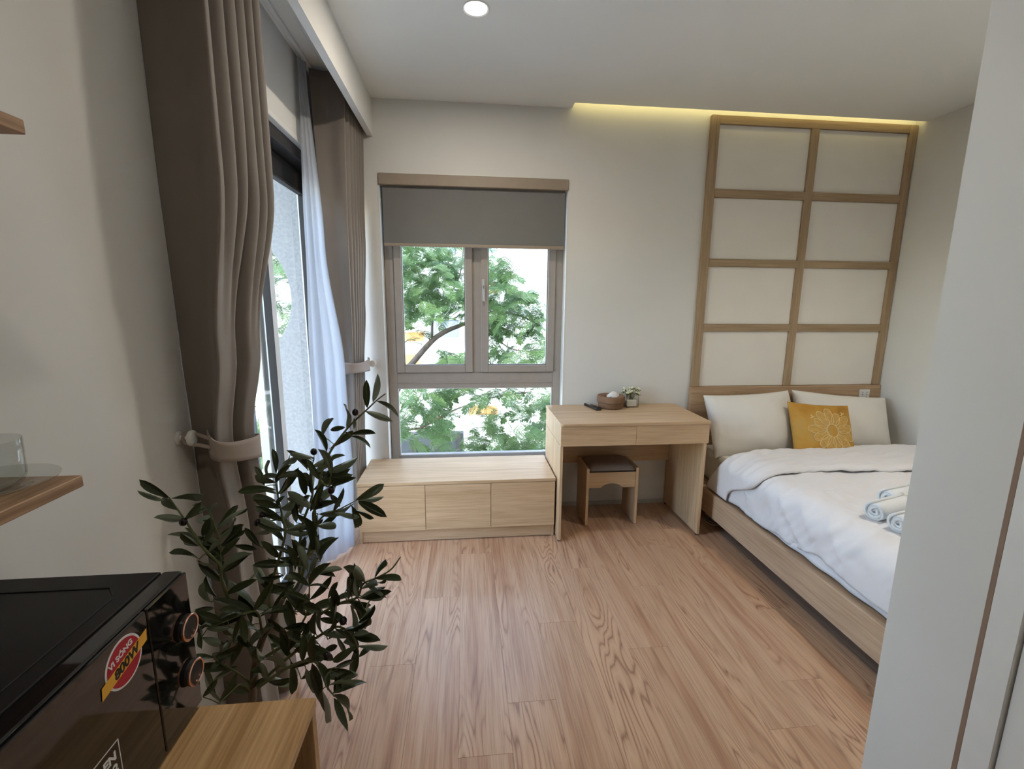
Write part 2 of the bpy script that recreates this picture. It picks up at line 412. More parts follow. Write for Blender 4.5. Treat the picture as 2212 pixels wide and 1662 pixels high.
pel = boxes('trim_1', [(-.578, -.545, .8, D, 2.436, H), (XL, -.578, .78, .8, 2.436, H)], M_wall, bev=.001); tag(pel, 'white pelmet board hiding the curtain track', kind='structure')
box('edge_strip', -.579, -.544, .8, D-.002, 2.431, 2.4365, M_trimw, pel, .0008)
# window trim bead round the opening
frame4('trim_2', 'y', (D-.0015, D+.09), WX0-.001, WX1+.001, WZ0, WZ1+.001, .004, M_trimw, bev=0)
tag(bpy.data.objects['trim_2'], 'white painted reveal lining of the window', kind='structure')
# ---------------------------------------------------------------- window
win = empty('window_1', ((WX0+WX1)/2, 3.16, WZ0), 'grey aluminium window with two casements over a fixed pane', kind='structure')
ya, yb = 3.155, 3.215
FX0, FX1, FZ0, FZ1 = -.521, .671-.004, .352, WZ1-.004
frame4('window_frame', 'y', (ya, yb), FX0, FX1, FZ0, FZ1, (.056, .056, .025, .05), M_alu, win)
box('transom', FX0+.055, FX1-.055, ya-.002, yb, .860, .966, M_alu, win, .003)
box('transom_bead', FX0+.055, FX1-.055, ya-.008, ya, .893, .899, M_alu, win, .001)
box('mullion', .046, .111, ya+.003, yb, .966, FZ1-.04, M_alu, win, .003)
for x0, x1, hs in ((-.465, .053, 0), (.104, .617, 1)):
    s = frame4('sash', 'y', (ya-.014, yb-.012), x0+.002, x1-.002, .969, FZ1-.05, .052, M_alu, win, .004)
    frame4('glazing_bead', 'y', (ya-.004, ya+.004), x0+.050, x1-.050, 1.017, FZ1-.10, .007, M_dark, s, 0)
    box('pane', x0+.045, x1-.045, ya+.012, ya+.018, 1.012, FZ1-.1, M_glass, s, 0)
    if hs:
        h = box('handle', .1155, .1335, ya-.020, ya-.012, 1.475, 1.60, M_alult, s, .003)
        bm = bmesh.new(); bbox(bm, .118, .131, ya-.044, ya-.030, 1.452, 1.56, .004, 2); bbox(bm, .1185, .1305, ya-.044, ya-.018, 1.535, 1.56, .003)
        from_bm('lever', bm, M_alult, s)
box('lower_pane', FX0+.05, FX1-.05, ya+.012, ya+.018, FZ0+.03, .865, M_glass, win, 0)
frame4('lower_bead', 'y', (ya-.004, ya+.006), FX0+.056, FX1-.056, .377, .862, .007, M_alult, win, 0)
# ---------------------------------------------------------------- roller blind
bl_ = empty('roller_blind', (.073, 3.08, 1.79), 'grey roller blind lowered over the top of the window', 'blind')
box('head_rail', -.522, .666, 3.046, 3.13, 2.156, 2.222, M_blrail, bl_, .003)
box('blind_cloth', -.505, .650, 3.074, 3.0755, 1.81, 2.17, M_blind, bl_, 0)
box('bottom_rail', -.506, .651, 3.066, 3.083, 1.793, 1.813, M_blrail, bl_, .004, 2)
# ---------------------------------------------------------------- balcony sliding door
dr = empty('door_1', (-.9, 2.2, 0), 'sliding glass balcony door with dark top frame behind the curtains', kind='structure')
boxes('door_frame', [(-.965, -.845, DY0, DY1, 2.165, DZ1), (-.965, -.845, DY0, DY0+.03, 0, 2.165), (-.965, -.845, DY1-.03, DY1, 0, 2.165), (-.965, -.845, DY0, DY1, 0, .02)], M_aludk, dr, .002)
box('track', -.93, -.925, DY0, DY1, 2.15, 2.166, M_alult, dr, 0)
def leaf_(y0, y1, xa, xb, st):
    l = frame4('door_leaf', 'x', (xa, xb), y0, y1, .022, 2.16, (st, st, .09, .11), M_alult, dr, .003)
    box('top_rail', xa-.002, xb+.002, y0+.01, y1-.01, 2.05, 2.158, M_aludk, l, .003)
    frame4('gasket', 'x', (xa+.008, xb+.001), y0+st-.004, y1-st+.004, .108, 2.05, .006, M_dark, l, 0)
    box('pane', (xa+xb)/2-.003, (xa+xb)/2+.003, y0+st-.01, y1-st+.01, .1, 2.06, M_glass, l, 0)
leaf_(2.165, DY1-.03, -.955, -.915, .085); leaf_(DY0+.03, 2.235, -.9, -.862, .06)
# white lintel bead at the door head
tag(box('trim_3', XL-.03, XL+.004, DY0-.01, DY1, DZ1-.012, DZ1+.012, M_trimw, None, .002), 'white bead along the balcony door head', kind='structure')
# ---------------------------------------------------------------- hall door at the right edge
d2 = empty('door_2', (PX, .28, 0), 'white flush door with brown seal in the partition wall', kind='structure')
boxes('door_frame', [(PX-.004, PX+.10, .641, .692, 0, 2.615), (PX-.004, PX+.10, -.135, -.08, 0, 2.615), (PX-.004, PX+.10, -.08, .641, 2.56, 2.615)], M_trimw, d2, .002)
box('seal', PX-.0015, PX+.06, .692, .7035, 0, 2.62, M_brown, d2, .0015)
box('leaf', PX+.002, PX+.042, -.078, .6385, .005, 2.555, M_trimw, d2, .002)
lathe('knob', [(.0, 0), (.024, 0), (.024, .006), (.010, .010), (.010, .035), (.026, .045), (.028, .058), (.018, .068), (0, .07)], (PX+.002, .0, 1.0), M_alu, d2, 20, (-1, 0, 0))
# ---------------------------------------------------------------- balcony
box_ = box('balcony_slab', -1.9, XL-.15, .3, 3.4, -.2, -.02, M_conc, bev=.004); tag(box_, 'rough concrete balcony floor outside the sliding door', 'balcony floor', kind='structure')
box_ = box('balcony_soffit', -1.35, XL-.15, .3, 3.4, 2.62, 2.8, M_conc, bev=.004); tag(box_, 'rough concrete soffit over the balcony', 'soffit', kind='structure')
arc = [(-1.56+.45*math.cos(a), 1.47+.45*math.sin(a)) for a in np.linspace(-math.acos(.25/.45), math.acos(.25/.45), 40)]
fin = prism('balcony_fin_wall', [(-.97, -.02), (-.97, 2.62), (-1.31, 2.62)]+[(float(x), float(z)) for x, z in arc[::-1]]+[(-1.31, -.02)], 'y', 3.12, 3.3, M_conc)
tag(fin, 'rough concrete fin wall with a round cut-out beside the balcony', 'wall', kind='structure')
# ---------------------------------------------------------------- light slot
led = box('led_strip', CX0+.01, XR-.01, CY0+.001, CY0+.004, 2.68, 2.70, M_led, bev=0); tag(led, 'warm yellow light strip hidden in the ceiling slot', 'light strip')
# ---------------------------------------------------------------- downlights
def downlight(x, y, label, watts):
    e = empty('downlight', (x, y, H), label, 'light', 'ceiling downlights')
    lathe('rim', [(.046, -.001), (.054, -.004), (.057, -.001), (.057, .002)], (x, y, H), M_white, e, 36, caps=False)
    lathe('diffuser', [(.0, -.0015), (.047, -.0015), (.047, .001)], (x, y, H), M_lamp, e, 36)
    l = bpy.data.lights.new('lamp', 'AREA'); l.shape = 'DISK'; l.size = .09; l.energy = watts; l.color = (1, .89, .75); l.spread = math.radians(179 if y > 2 else 124 if y > .5 else 165)
    lo = bpy.data.objects.new('lamp', l); link(lo, e, (x, y, H-.006))
downlight(.057, 2.145, 'round white downlight in the ceiling near the window wall', 11)
downlight(2.3, 1.55, 'round white downlight in the ceiling over the bed', 9)
downlight(.0, .1, 'round white downlight in the hall ceiling by the counter', 4.0)
# ================================================================ window bench
be = empty('window_bench', (-.05, 2.84, 0), 'low light oak bench cabinet with three plain doors under the window', 'cabinet')
BX0, BX1, BY0, BH = -.645, .5435, 2.621, .39
box('bench_top', BX0, BX1, BY0-.001, 3.057, BH-.019, BH, M_wx, be, .0015)
for a, b in ((BX0+.001, BX0+.018), (BX1-.018, BX1-.001)): box('side_panel', a, b, BY0+.018, 3.05, 0, BH-.019, M_wy, be, .001)
box('plinth', BX0+.018, BX1-.018, BY0+.022, BY0+.038, .004, .082, M_wx, be, .001)
box('inner_box', BX0+.018, BX1-.018, BY0+.04, 3.05, .06, BH-.02, M_dark, be, 0)
ds = (BX1-BX0-.004)/3
for k in range(3):
    box('door', BX0+.002+k*ds+.0012, BX0+.002+(k+1)*ds-.0012, BY0, BY0+.017, .082, BH-.0215, M_wx, be, .0012)
# ================================================================ desk
de = empty('writing_desk', (1.01, 2.8, 0), 'light oak desk with two drawers beside the bed', 'desk')
rc = []
x0, x1, y0, y1, r_ = .551, 1.474, 2.547, 3.056, .022
for cx_, cy_, a0 in ((x0+r_, y0+r_, PI), (x1-.004, y0+.004, 1.5*PI)):
    rr = r_ if cx_ < 1 else .004
    rc += [(cx_+rr*math.cos(a0+k*PI/12), cy_+rr*math.sin(a0+k*PI/12)) for k in range(7)]
prism('desk_top', rc+[(x1, y1), (x0, y1)], 'z', .732, .75, M_wx, de, .0012)
for a, b in ((.5535, 1.0115), (1.0135, 1.4705)): box('drawer', a, b, 2.551, 2.568, .611, .7315, M_wx, de, .0012)
for a, b in ((.553, .5705), (1.4435, 1.461)):
    box('side_panel', a, b, 2.5685, 3.05, .614, .732, M_wz, de, .001)
    l = box('leg_panel', a, b, 2.5545, 3.05, .012, .6105, M_wz, de, .001)
    for yy in (2.575, 3.03): lathe('foot', [(.0, 0), (.008, 0), (.008, .0125), (0, .0125)], ((a+b)/2, yy, 0), M_black, l, 12)
box('back_panel', .571, 1.443, 3.02, 3.036, .34, .732, M_wx, de, .001)
box('drawer_bottom', .571, 1.443, 2.569, 3.02, .616, .628, M_wx, de, .001)
# ================================================================ stool
st = empty('stool', (.946, 2.86, 0), 'small light oak stool with dark padded seat under the desk', 'stool')
SX0, SX1, SY0, SY1 = .772, 1.121, 2.745, 2.985
for a, b in ((SX0, SX0+.018), (SX1-.018, SX1)): box('side_panel', a, b, SY0, SY1, .003, .394, M_wz, st, .001)
ap = [(SX0+.018, .377), (SX0+.018, .258), (.856, .258)]
for k in range(13):
    t = k/12; ap.append((.870+(1.022-.870)*t, .258+.031*math.sin(PI*t)**.75))
ap += [(1.036, .258), (SX1-.018, .258), (SX1-.018, .377)]
for yy in (SY0+.008, SY1-.024): prism('apron', ap, 'y', yy, yy+.016, M_wx, st, .0008)
def seatfn(u, v):
    x = SX0+.019+(SX1-SX0-.038)*u; y = SY0+.002+(SY1-SY0-.004)*v
    e = min(1, 8*min(u, 1-u))*.6+.4; g = (1-(2*u-1)**4)**.5*(1-(2*v-1)**4)**.5
    return (x, y, .378+.040*g**.7)
o = grid('seat_cushion', seatfn, 25, 21, M_seat, st)
box('seat_board', SX0+.018, SX1-.018, SY0+.004, SY1-.004, .366, .379, M_dark, st, 0)
# ================================================================ things on the desk
bk = empty('tissue_basket', (.978, 2.958, .75), 'round brown woven tissue basket with lid on the desk', 'basket')
lathe('basket_body', [(.0, 0), (.074, 0), (.081, .004), (.087, .044), (.087, .048), (.066, .048), (0, .046)], (.978, 2.958, .75), M_basket, bk, 40)
lathe('lid', [(.0915, .043), (.094, .045), (.094, .074), (.088, .084), (.068, .084), (.044, .074), (.044, .064), (.087, .048), (.0915, .043)], (.978, 2.958, .75), M_basket, bk, 40, caps=False)
tv, tf = [], []
random.seed(5)
n = 18
for j, (rr, zz) in enumerate(((.034, .060), (.030, .072), (.019, .086), (.008, .098))):
    for k in range(n):
        a = 2*PI*k/n; q = 1+.35*math.sin(3*a+j)*(.4+.2*j)
        tv.append((.994+rr*q*math.cos(a)*1.25, 2.958+rr*q*math.sin(a)*.7, .762+zz+.006*math.sin(5*a)*(j < 3)))
for j in range(3):
    for k in range(n): tf.append((j*n+k, j*n+(k+1) % n, (j+1)*n+(k+1) % n, (j+1)*n+k))
tf.append(tuple(range(3*n, 4*n)))
ts = from_py('tissue', tv, tf, M_tissue, None, True); tag(ts, 'white tissue pulled up out of the brown basket', 'tissue')
rm = empty('remote_control', (.852, 2.95, .75), 'black remote control lying beside the brown basket', 'remote')
rm.rotation_euler.z = math.radians(14)
def rpart(name, x0, x1, y0, y1, z0, z1, m, bev, seg=2):
    bm = bmesh.new(); bbox(bm, x0, x1, y0, y1, z0, z1, bev, seg); o = from_bm(name, bm, m, None)
    o.parent = rm; WL[o.name] = Vector(o.location)
    return o
rpart('remote_body', -.02, .02, -.088, .088, 0, .018, M_black, .006)
rpart('display', -.013, .013, .035, .075, .0175, .0185, M_alult, .0004, 1)
for j in range(3):
    for i in (-1, 0, 1): rpart('button', i*.011-.004, i*.011+.004, -.012-j*.02-.005, -.012-j*.02+.005, .0175, .0192, M_dark, .0007, 1)
gv = empty('glass_vase', (1.126, 2.985, .75), 'small square glass vase with white planter on the desk', 'vase')
gx0, gx1, gy0, gy1 = 1.082, 1.170, 2.945, 3.03
for a in ((gx0, gx1, gy0, gy0+.003), (gx0, gx1, gy1-.003, gy1), (gx0, gx0+.003, gy0+.003, gy1-.003), (gx1-.003, gx1, gy0+.003, gy1-.003)):
    box('glass_side', *a, .7505, .845, M_glass, gv, 0)
box('glass_base', gx0, gx1, gy0, gy1, .75, .753, M_glass, gv, 0)
frame4('rim_edge', 'y', (gy0-.0006, gy0+.0006), gx0, gx1, .7505, .845, .002, M_dark, gv, 0)
box('planter', gx0+.009, gx1-.009, gy0+.009, gy1-.009, .7535, .798, M_white, gv, .006, 2)
fp = empty('flower_bunch', (1.126, 2.987, .80), 'pale green and white flower bunch in the glass vase', 'flowers')
bm = bmesh.new(); random.seed(11); heads = []
for k in range(26):
    a = random.uniform(0, 2*PI); r = .062*random.random()**.5; h = .05+.035*random.random()-(r*.25)
    p1 = Vector((1.126+r*math.cos(a), 2.987+r*math.sin(a)*.8, .80+h)); heads.append(p1)
    tube(bm, [(1.126+.012*math.cos(a), 2.987+.012*math.sin(a), .792), ((1.126+p1.x)/2, (2.987+p1.y)/2, .80+h*.6), p1], .0011, 5)
from_bm('stems', bm, M_stem, fp)
M_bloom = plain('cream_bloom', lin(228, 224, 190), .8, 0, .08); M_lf = leafmat('small_green_leaf', lin(120, 142, 70), lin(140, 156, 92), .6, .3)
bm = bmesh.new(); bmesh.ops.create_icosphere(bm, subdivisions=1, radius=.0075)
for v in bm.verts: v.co *= random.uniform(.75, 1.2)
bloom = from_bm('bloom', bm, M_bloom, fp, False, False); first = True
bm = bmesh.new()
for k in range(5):
    a = 2*PI*k/5; d = Vector((math.cos(a), math.sin(a), .5)); s_ = d.cross(ZZ).normalized()*.004
    vs = [bm.verts.new(q) for q in (Vector((0, 0, 0)), d*.009+s_, d*.018, d*.009-s_)]; bm.faces.new(vs)
lf0 = from_bm('leaf_sprig', bm, M_lf, fp, False, False)
for k, p in enumerate(heads):
    for src, dz, every in ((bloom, .004, 1), (lf0, -.012, 1)):
        if k == 0: src.location = Vector(p)+Vector((0, 0, dz))-WL[fp.name]; continue
        c = copyobj(src, fp, p+Vector((0, 0, dz))); c.rotation_euler = (random.uniform(-.5, .5), random.uniform(-.5, .5), random.uniform(0, 6))
# ================================================================ lattice panel over the bed
la = empty('wall_lattice', (2.308, D-.02, .873), 'oak lattice with eight white panels on the wall above the bed', 'wall panel')
LX0, LX1, LZ0, LZ1, LY = 1.583, 3.034, .874, 2.640, (3.032, 3.059)
for a, b in ((LX0, LX0+.056), (LX1-.054, LX1)): box('stile', a, b, *LY, LZ0, LZ1, M_lz, la, .0015)
box('mullion', 2.277, 2.331, *LY, LZ0, LZ1-.053, M_lz, la, .0015)
zr = [(1.262, 1.312), (1.700, 1.749), (2.142, 2.194)]
for z0, z1 in zr+[(2.588, LZ1)]:
    segs = [(LX0+.056, 2.277), (2.331, LX1-.054)] if z1 < 2.6 else [(LX0+.056, LX1-.054)]
    for a, b in segs: box('rail', a, b, LY[0]+.001, LY[1], z0, z1, M_lx, la, .0015)
zs = [LZ0]+[v for p in zr for v in p]+[2.588]
for k in range(4):
    for a, b in ((LX0+.056, 2.277), (2.331, LX1-.054)): box('white_panel', a+.001, b-.001, 3.047, 3.058, zs[2*k]+.001, zs[2*k+1]-.001, M_panel, la, .001)
# ================================================================ bed
bd = empty('bed', (2.3, 2.0, 0), 'low oak platform bed with a plain headboard', 'bed')
box('headboard', 1.578, 3.036, 3.02, 3.059, .10, .873, M_bx, bd, .002)
RX = 1.553
box('side_rail', RX, RX+.024, 1.0, 3.018, .10, .255, M_by, bd, .0025)
box('foot_rail', RX+.024, 3.03, 1.0, 1.024, .10, .255, M_bx, bd, .0025)
box('platform', RX+.024, 3.03, 1.024, 3.018, .225, .246, M_by, bd, .001)
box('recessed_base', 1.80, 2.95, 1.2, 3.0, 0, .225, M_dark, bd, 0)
def rbox(name, x0, x1, y0, y1, z0, z1, r, m, parent=None):
    return box(name, x0, x1, y0, y1, z0, z1, m, parent, r, 5)
mt = rbox('mattress', 1.655, 3.034, 1.05, 3.012, .2465, .462, .045, M_mat); tag(mt, 'thick mattress with cream fitted sheet on the oak bed', 'mattress')
for p in mt.data.polygons: p.use_smooth = True
def wr(x, y, s=1.0):
    a = mnoise.fractal(Vector((x*3.1, y*3.1, s)), 1.0, 2.0, 4)
    q = x*.85+y*.55; r = -x*.55+y*.85
    b = mnoise.noise(Vector((q*2.2, r*13, s+4))); c = mnoise.noise(Vector((q*5, r*30, s+9)))
    m1 = max(0, mnoise.noise(Vector((x*1.9+5, y*1.9, s)))+.45)
    rg = (1-abs(mnoise.noise(Vector((q*1.8+.2*a, r*8, s+2)))))**7
    rg2 = (1-abs(mnoise.noise(Vector((x*2.5+y*6, y*3-x*9, s+6)))))**8
    return .011*rg*m1+.007*rg2*m1+.007*a+.014*b*max(0, mnoise.noise(Vector((x*1.7, y*1.7, 3+s)))+.40)+.0055*c
def drape(s, top, hem, xo):
    """cross-section of cloth laid over the bed; s from 0 (wall side) to 1 (left hem)"""
    L1 = 3.024-1.735; R = .10; L2 = R*PI/2; L3 = max(.02, top-R-hem); T = L1+L2+L3; d = s*T
    if d < L1: return 3.024-d, top-.010*sm(0, .12, .12-d), 0, 1
    d -= L1
    if d < L2:
        a = d/R; return 1.735-R*math.sin(a)*(1+xo), top-R+R*math.cos(a), -math.sin(a), math.cos(a)
    d -= L2
    return 1.735-R*(1+xo)-d*.06, top-R-d, -1, .0
def hemz(y): return interp([(1.0, (.285,)), (1.45, (.278,)), (1.58, (.292,)), (1.8, (.300,)), (1.98, (.268,)), (2.14, (.258,)), (2.7, (.258,))], y)[0]
def duv(u, v):
    y = 1.035+(2.62-1.035)*v
    x, z, nx, nz = drape(u, .503-.02*sm(.09, 0, v), hemz(y)+.006*math.sin(y*19), .08)
    side = max(0, -nx)
    w = wr(x, y+z*.8)+side*(.018*(1-abs(mnoise.noise(Vector((y*5.5-z*6, z*2, 8)))))**5+.016*mnoise.noise(Vector((y*7+z*5, z*4, 2)))+.010*mnoise.noise(Vector((y*19+z*14, z*9, 5))))
    foot = sm(.05, 0, v)
    return (max(x+nx*(w+.004), 1.602), y, max(z+nz*w-.04*foot, .256))
dv = grid('duvet', duv, 130, 150, M_duv, None, .012); tag(dv, 'white duvet spread over the bed and hanging over its side', 'duvet')
def foldf(u, v):
    # folded-back top band: v 0 = near edge, 1 = far edge
    x, z, nx, nz = drape(u, .512, .262, .30)
    side = sm(1.76, 1.60, x) if nx > -.99 else 1; drop = sm(.50, .27, z)
    yn = 2.262+.015*math.sin(x*7)+.24*side*sm(0, 1, drop); yf = 2.675+.02*math.sin(x*5+1)-.075*sm(2.0, 1.70, x)+.11*drop
    y = yn+(yf-yn)*v
    h = .024*(sm(0, .05, v))*sm(1.02, .86, v)
    h -= .035*sm(.90, 1.0, v)
    w = wr(x*1.1, y*1.3+z, 7.0)*1.15
    return (max(x+nx*(h+w*.8+.008+.03*drop*math.sin(PI*v)), 1.578), y, max(z+(nz)*(h+w)+.003, .258))
grid('folded_edge', foldf, 120, 46, M_duv, dv, .010)
def sheetf(u, v):
    y = 1.04+(2.2-1.04)*u; z = .257+.10*v
    return (1.606+.026*v+.006*mnoise.noise(Vector((y*9, z*5, 1)))+.004*math.sin(y*31), y, z)
sh = grid('flat_sheet', sheetf, 80, 8, M_duv, None, .003); tag(sh, 'white under-sheet hem showing below the duvet along the bed rail', 'sheet')
# pillows
def pillow(name, a, b, th, loc, tilt, yaw, m, roll=0, seed=0, wrk=.006, label=None, cat='pillow', group=None, pull=.05):
    n = 41; V = []; Fc = []
    def pt(u, v, s):
        k = ((1-u*u)*(1-v*v)); prof = max(k, 0)**.42
        x = a*u*(1-pull*(1-v*v)); y = b*v*(1-pull*1.4*(1-u*u))
        e = 1-.25*max(0, v)*0
        z = s*th*prof*e
        wv = wrk*(mnoise.noise(Vector((x*14+seed, y*14, s*3)))+.8*mnoise.noise(Vector((x*30+seed, y*9, s*2)))*(1-prof))
        return Vector((x, y, z+wv*min(1, prof*3)*s))
    g = [[None]*n for _ in range(n)]
    bm = bmesh.new()
    for s in (1, -1):
        G = [[None]*n for _ in range(n)]
        for j in range(n):
            for i in range(n):
                u = math.sin((i/(n-1)-.5)*PI); v = math.sin((j/(n-1)-.5)*PI)
                edge = i in (0, n-1) or j in (0, n-1)
                if edge and s == -1: G[j][i] = g[j][i]
                else: G[j][i] = bm.verts.new(pt(u, v, s))
        for j in range(n-1):
            for i in range(n-1):
                f = (G[j][i], G[j][i+1], G[j+1][i+1], G[j+1][i]); bm.faces.new(f if s > 0 else f[::-1])
        g = G
    R = Matrix.Rotation(yaw, 3, 'Z') @ Matrix.Rotation(tilt, 3, 'X') @ Matrix.Rotation(roll, 3, 'Z')
    me = bpy.data.meshes.new(name); bm.to_mesh(me); bm.free(); me.materials.append(m)
    for p in me.polygons: p.use_smooth = True
    me.transform(R.to_4x4())
    o = link(bpy.data.objects.new(name, me), None, loc); tag(o, label, cat, group)
    return o, R, pt
pillow('pillow', .320, .215, .105, (1.945, 2.850, .648), math.radians(66), math.radians(2), M_pil, math.radians(2), 1, .007, 'white pillow leaning on the headboard, the one nearer the desk', group='bed pillows')
pillow('pillow', .340, .200, .10, (2.625, 2.875, .642), math.radians(66), math.radians(-3), M_pil, math.radians(-5), 5, .007, 'white pillow leaning on the headboard under the socket', group='bed pillows')
cu, CR, cpt = pillow('cushion', .205, .192, .055, (2.325, 2.690, .628), math.radians(62), math.radians(-4), M_cush, math.radians(-4), 9, .004, 'square yellow cushion with an embroidered daisy on the bed', 'cushion', pull=.045)
# embroidered daisy
cx_, cv_ = .18, -.02
def onc(u, v):
    p = cpt(u, v, 1); return CR @ (p+Vector((0, 0, .0025)))+Vector(cu.location)
bm = bmesh.new(); N_ = 13
tube(bm, [onc(cx_+.18*math.cos(t), cv_+.23*math.sin(t)) for t in np.linspace(0, 2*PI, 30)], .0022, 5)
from_bm('daisy_centre', bm, M_cord, cu)
for k in range(N_):
    a = 2*PI*k/N_+.2; L = .72+.08*math.sin(k*2.3); wd = .135
    pts = []
    for t in np.linspace(0, PI, 17):
        s_ = (1-math.cos(t))/2; rr = .21+(L-.21)*s_; off = wd*math.sin(t)**.8
        pts.append((rr, off))
    full = pts+[(r, -o_) for r, o_ in pts[::-1]]
    P = []
    for r, o_ in full:
        u = cx_+r*math.cos(a)-o_*math.sin(a); v = cv_+1.1*(r*math.sin(a)+o_*math.cos(a))
        P.append(onc(max(-.95, min(.95, u)), max(-.93, min(.95, v))))
    bm = bmesh.new(); tube(bm, P, .0016, 5); po = from_bm('petal_outline', bm, M_cord, cu)
    bm = bmesh.new(); rows = []
    for r, o_ in pts:
        row = []
        for q_ in (-1, -.5, 0, .5, 1):
            u = cx_+r*math.cos(a)-o_*q_*math.sin(a); v = cv_+1.1*(r*math.sin(a)+o_*q_*math.cos(a))
            row.append(bm.verts.new(onc(max(-.95, min(.95, u)), max(-.93, min(.95, v)))-(CR @ Vector((0, 0, .0012)))))
        rows.append(row)
    for ra, rb in zip(rows, rows[1:]):
        for q_ in range(4): bm.faces.new((ra[q_], rb[q_], rb[q_+1], ra[q_+1]))
    from_bm('petal', bm, M_petal, po, True)
for (u, v) in ((-.42, .45), (.62, .62), (.8, -.62)):
    bm = bmesh.new()
    for da in (.5, 2.2, 3.6):
        P = [onc(u+.07*s_*math.cos(da)+.03*math.sin(s_*PI), v+.09*s_*math.sin(da)) for s_ in np.linspace(0, 1, 6)]
        tube(bm, P, .0032, 5)
    from_bm('bee_motif', bm, M_cord, cu)
# towels
def towel(loc, yaw, label, L=.24, R=.040):
    bm = bmesh.new(); turns = 3.2; n = 90; sec = []
    for i in range(n+1):
        t = i/n; a = t*turns*2*PI; r = .006+(R-.006)*t
        sec.append((r*math.cos(a), r*math.sin(a)))
    th = .0042
    rows = []
    for l in np.linspace(0, L, 7):
        b = 1+.03*math.sin(l*30)
        rows.append([bm.verts.new((l+.004*math.sin(i*.35), p[0]*b, p[1]*b)) for i, p in enumerate(sec)])
    for a, b in zip(rows, rows[1:]):
        for i in range(n): bm.faces.new((a[i], a[i+1], b[i+1], b[i]))
    bmesh.ops.rotate(bm, verts=bm.verts, cent=(0, 0, 0), matrix=Matrix.Rotation(yaw, 3, 'Z'))
    bmesh.ops.translate(bm, verts=bm.verts, vec=loc)
    o = from_bm('rolled_towel', bm, M_tow, None, True); md = o.modifiers.new('t', 'SOLIDIFY'); md.thickness = .0105; md.offset = 0
    tag(o, label, 'towel', 'rolled towels on the bed')
towel((1.775, 1.705, .558), math.radians(18), 'rolled white towel on the duvet, leftmost of three')
towel((1.775, 1.592, .558), math.radians(14), 'rolled white towel on the duvet, lowest, nearest the bed edge')
towel((1.96, 1.83, .558), math.radians(16), 'rolled white towel on the duvet, mostly hidden behind the partition wall')
# wall socket on the headboard
so_ = empty('wall_socket', (2.905, 3.018, .815), 'white power socket on the headboard above the right pillow', 'socket')
box('plate', 2.865, 2.945, 3.011, 3.0198, .755, .843, M_white, so_, .003, 2)
for cx2 in (2.889, 2.922):
    for zz in (.770, .786, .806, .822): lathe('hole', [(0, 0), (.0032, 0), (.0032, .001), (0, .001)], (cx2, 3.0112, zz), M_black, so_, 10, (0, -1, 0))
# cables on the floor under the bed
random.seed(3)
for k, (m_, lab) in enumerate(((M_white, 'white cable loop lying on the floor between desk and bed'), (M_white, 'second white cable curled on the floor under the bed rail'), (M_black, 'black cable coiled in the shade under the bed rail'))):
    pts = []
    for i in range(26):
        a = i*.42+k*1.3; r = .05+.02*math.sin(i*.9+k)
        pts.append((1.665+.02*k+r*1.2*math.cos(a)+.002*i, 2.75+.03*k+r*1.5*math.sin(a), .004+.0095*k+.0008*(i % 3)))
    tag(tubeobj('power_cable', smoothpath(pts, 3), .0028, m_, None, 6), lab, 'cable', 'cables beside the desk')
# ================================================================ curtains
def curtain(name, keys, flat, npl, m, zt, zb, nu, nv, thick=.003, label=None, cat='curtain', group=None, lowz=1.25):
    """keys: z -> (x0,y0, x1,y1, x2,y2, amp): flat leading face x0,y0 -> x1,y1, pleats x1,y1 -> x2,y2"""
    ks = sorted(keys)
    def fn(u, v):
        z = zb+(zt-zb)*v
        x0, y0, x1, y1, x2, y2, am = interp(ks, z)
        if u < flat:
            t = u/flat; t2 = t
            bow = math.sin(PI*t)*.012
            x = x0+(x1-x0)*t2; y = y0+(y1-y0)*t2
            d = Vector((y1-y0, -(x1-x0), 0)); d.normalize()
            wv = bow+.004*math.sin(t*9+z*1.7)*t
            return (x+d.x*wv*-1, y+d.y*wv*-1, z)
        t = (u-flat)/(1-flat)
        tt = t**1.25
        ph = tt*npl*2*PI
        x = x1+(x2-x1)*t; y = y1+(y2-y1)*t
        d = Vector((y2-y1, -(x2-x1), 0)); d.normalize()
        if d.x < 0: d = -d
        low = sm(lowz+.75, lowz, z)
        two = (.5-.5*math.cos(2*PI*min(1, t*1.9)))*(t < .526)*.35+math.exp(-((t-.52)/.07)**2)*1.5+.5*sm(.88, 1, t)
        k = am*((1-low)*(.5-.5*math.cos(ph))+low*two)
        k *= (1+.25*math.sin(t*13+z*2.0))
        sk = .35*math.sin(ph)*am*(1-low)
        dd = Vector((x2-x1, y2-y1, 0)).normalized()
        return (x-d.x*k+dd.x*sk, y-d.y*k+dd.y*sk, z)
    o = grid(name, fn, nu, nv, m, None, thick)
    return tag(o, label, cat, group)
cn = curtain('curtain', [
    (0.015, (-.8183, 1.43, -.680, 1.385, -.655, 1.65, .035)),
    (.70, (-.8183, 1.425, -.705, 1.375, -.668, 1.56, .032)),
    (1.03, (-.8183, 1.42, -.722, 1.362, -.674, 1.512, .022)),
    (1.30, (-.8183, 1.41, -.688, 1.352, -.662, 1.59, .030)),
    (1.80, (-.8183, 1.40, -.645, 1.366, -.636, 1.725, .036)),
    (2.62, (-.8183, 1.40, -.652, 1.392, -.628, 1.70, .036))], .36, 5.5, M_curt, 2.62, .015, 150, 70, .003,
    'large taupe curtain tied back beside the olive plant', 'curtain', 'taupe curtains')
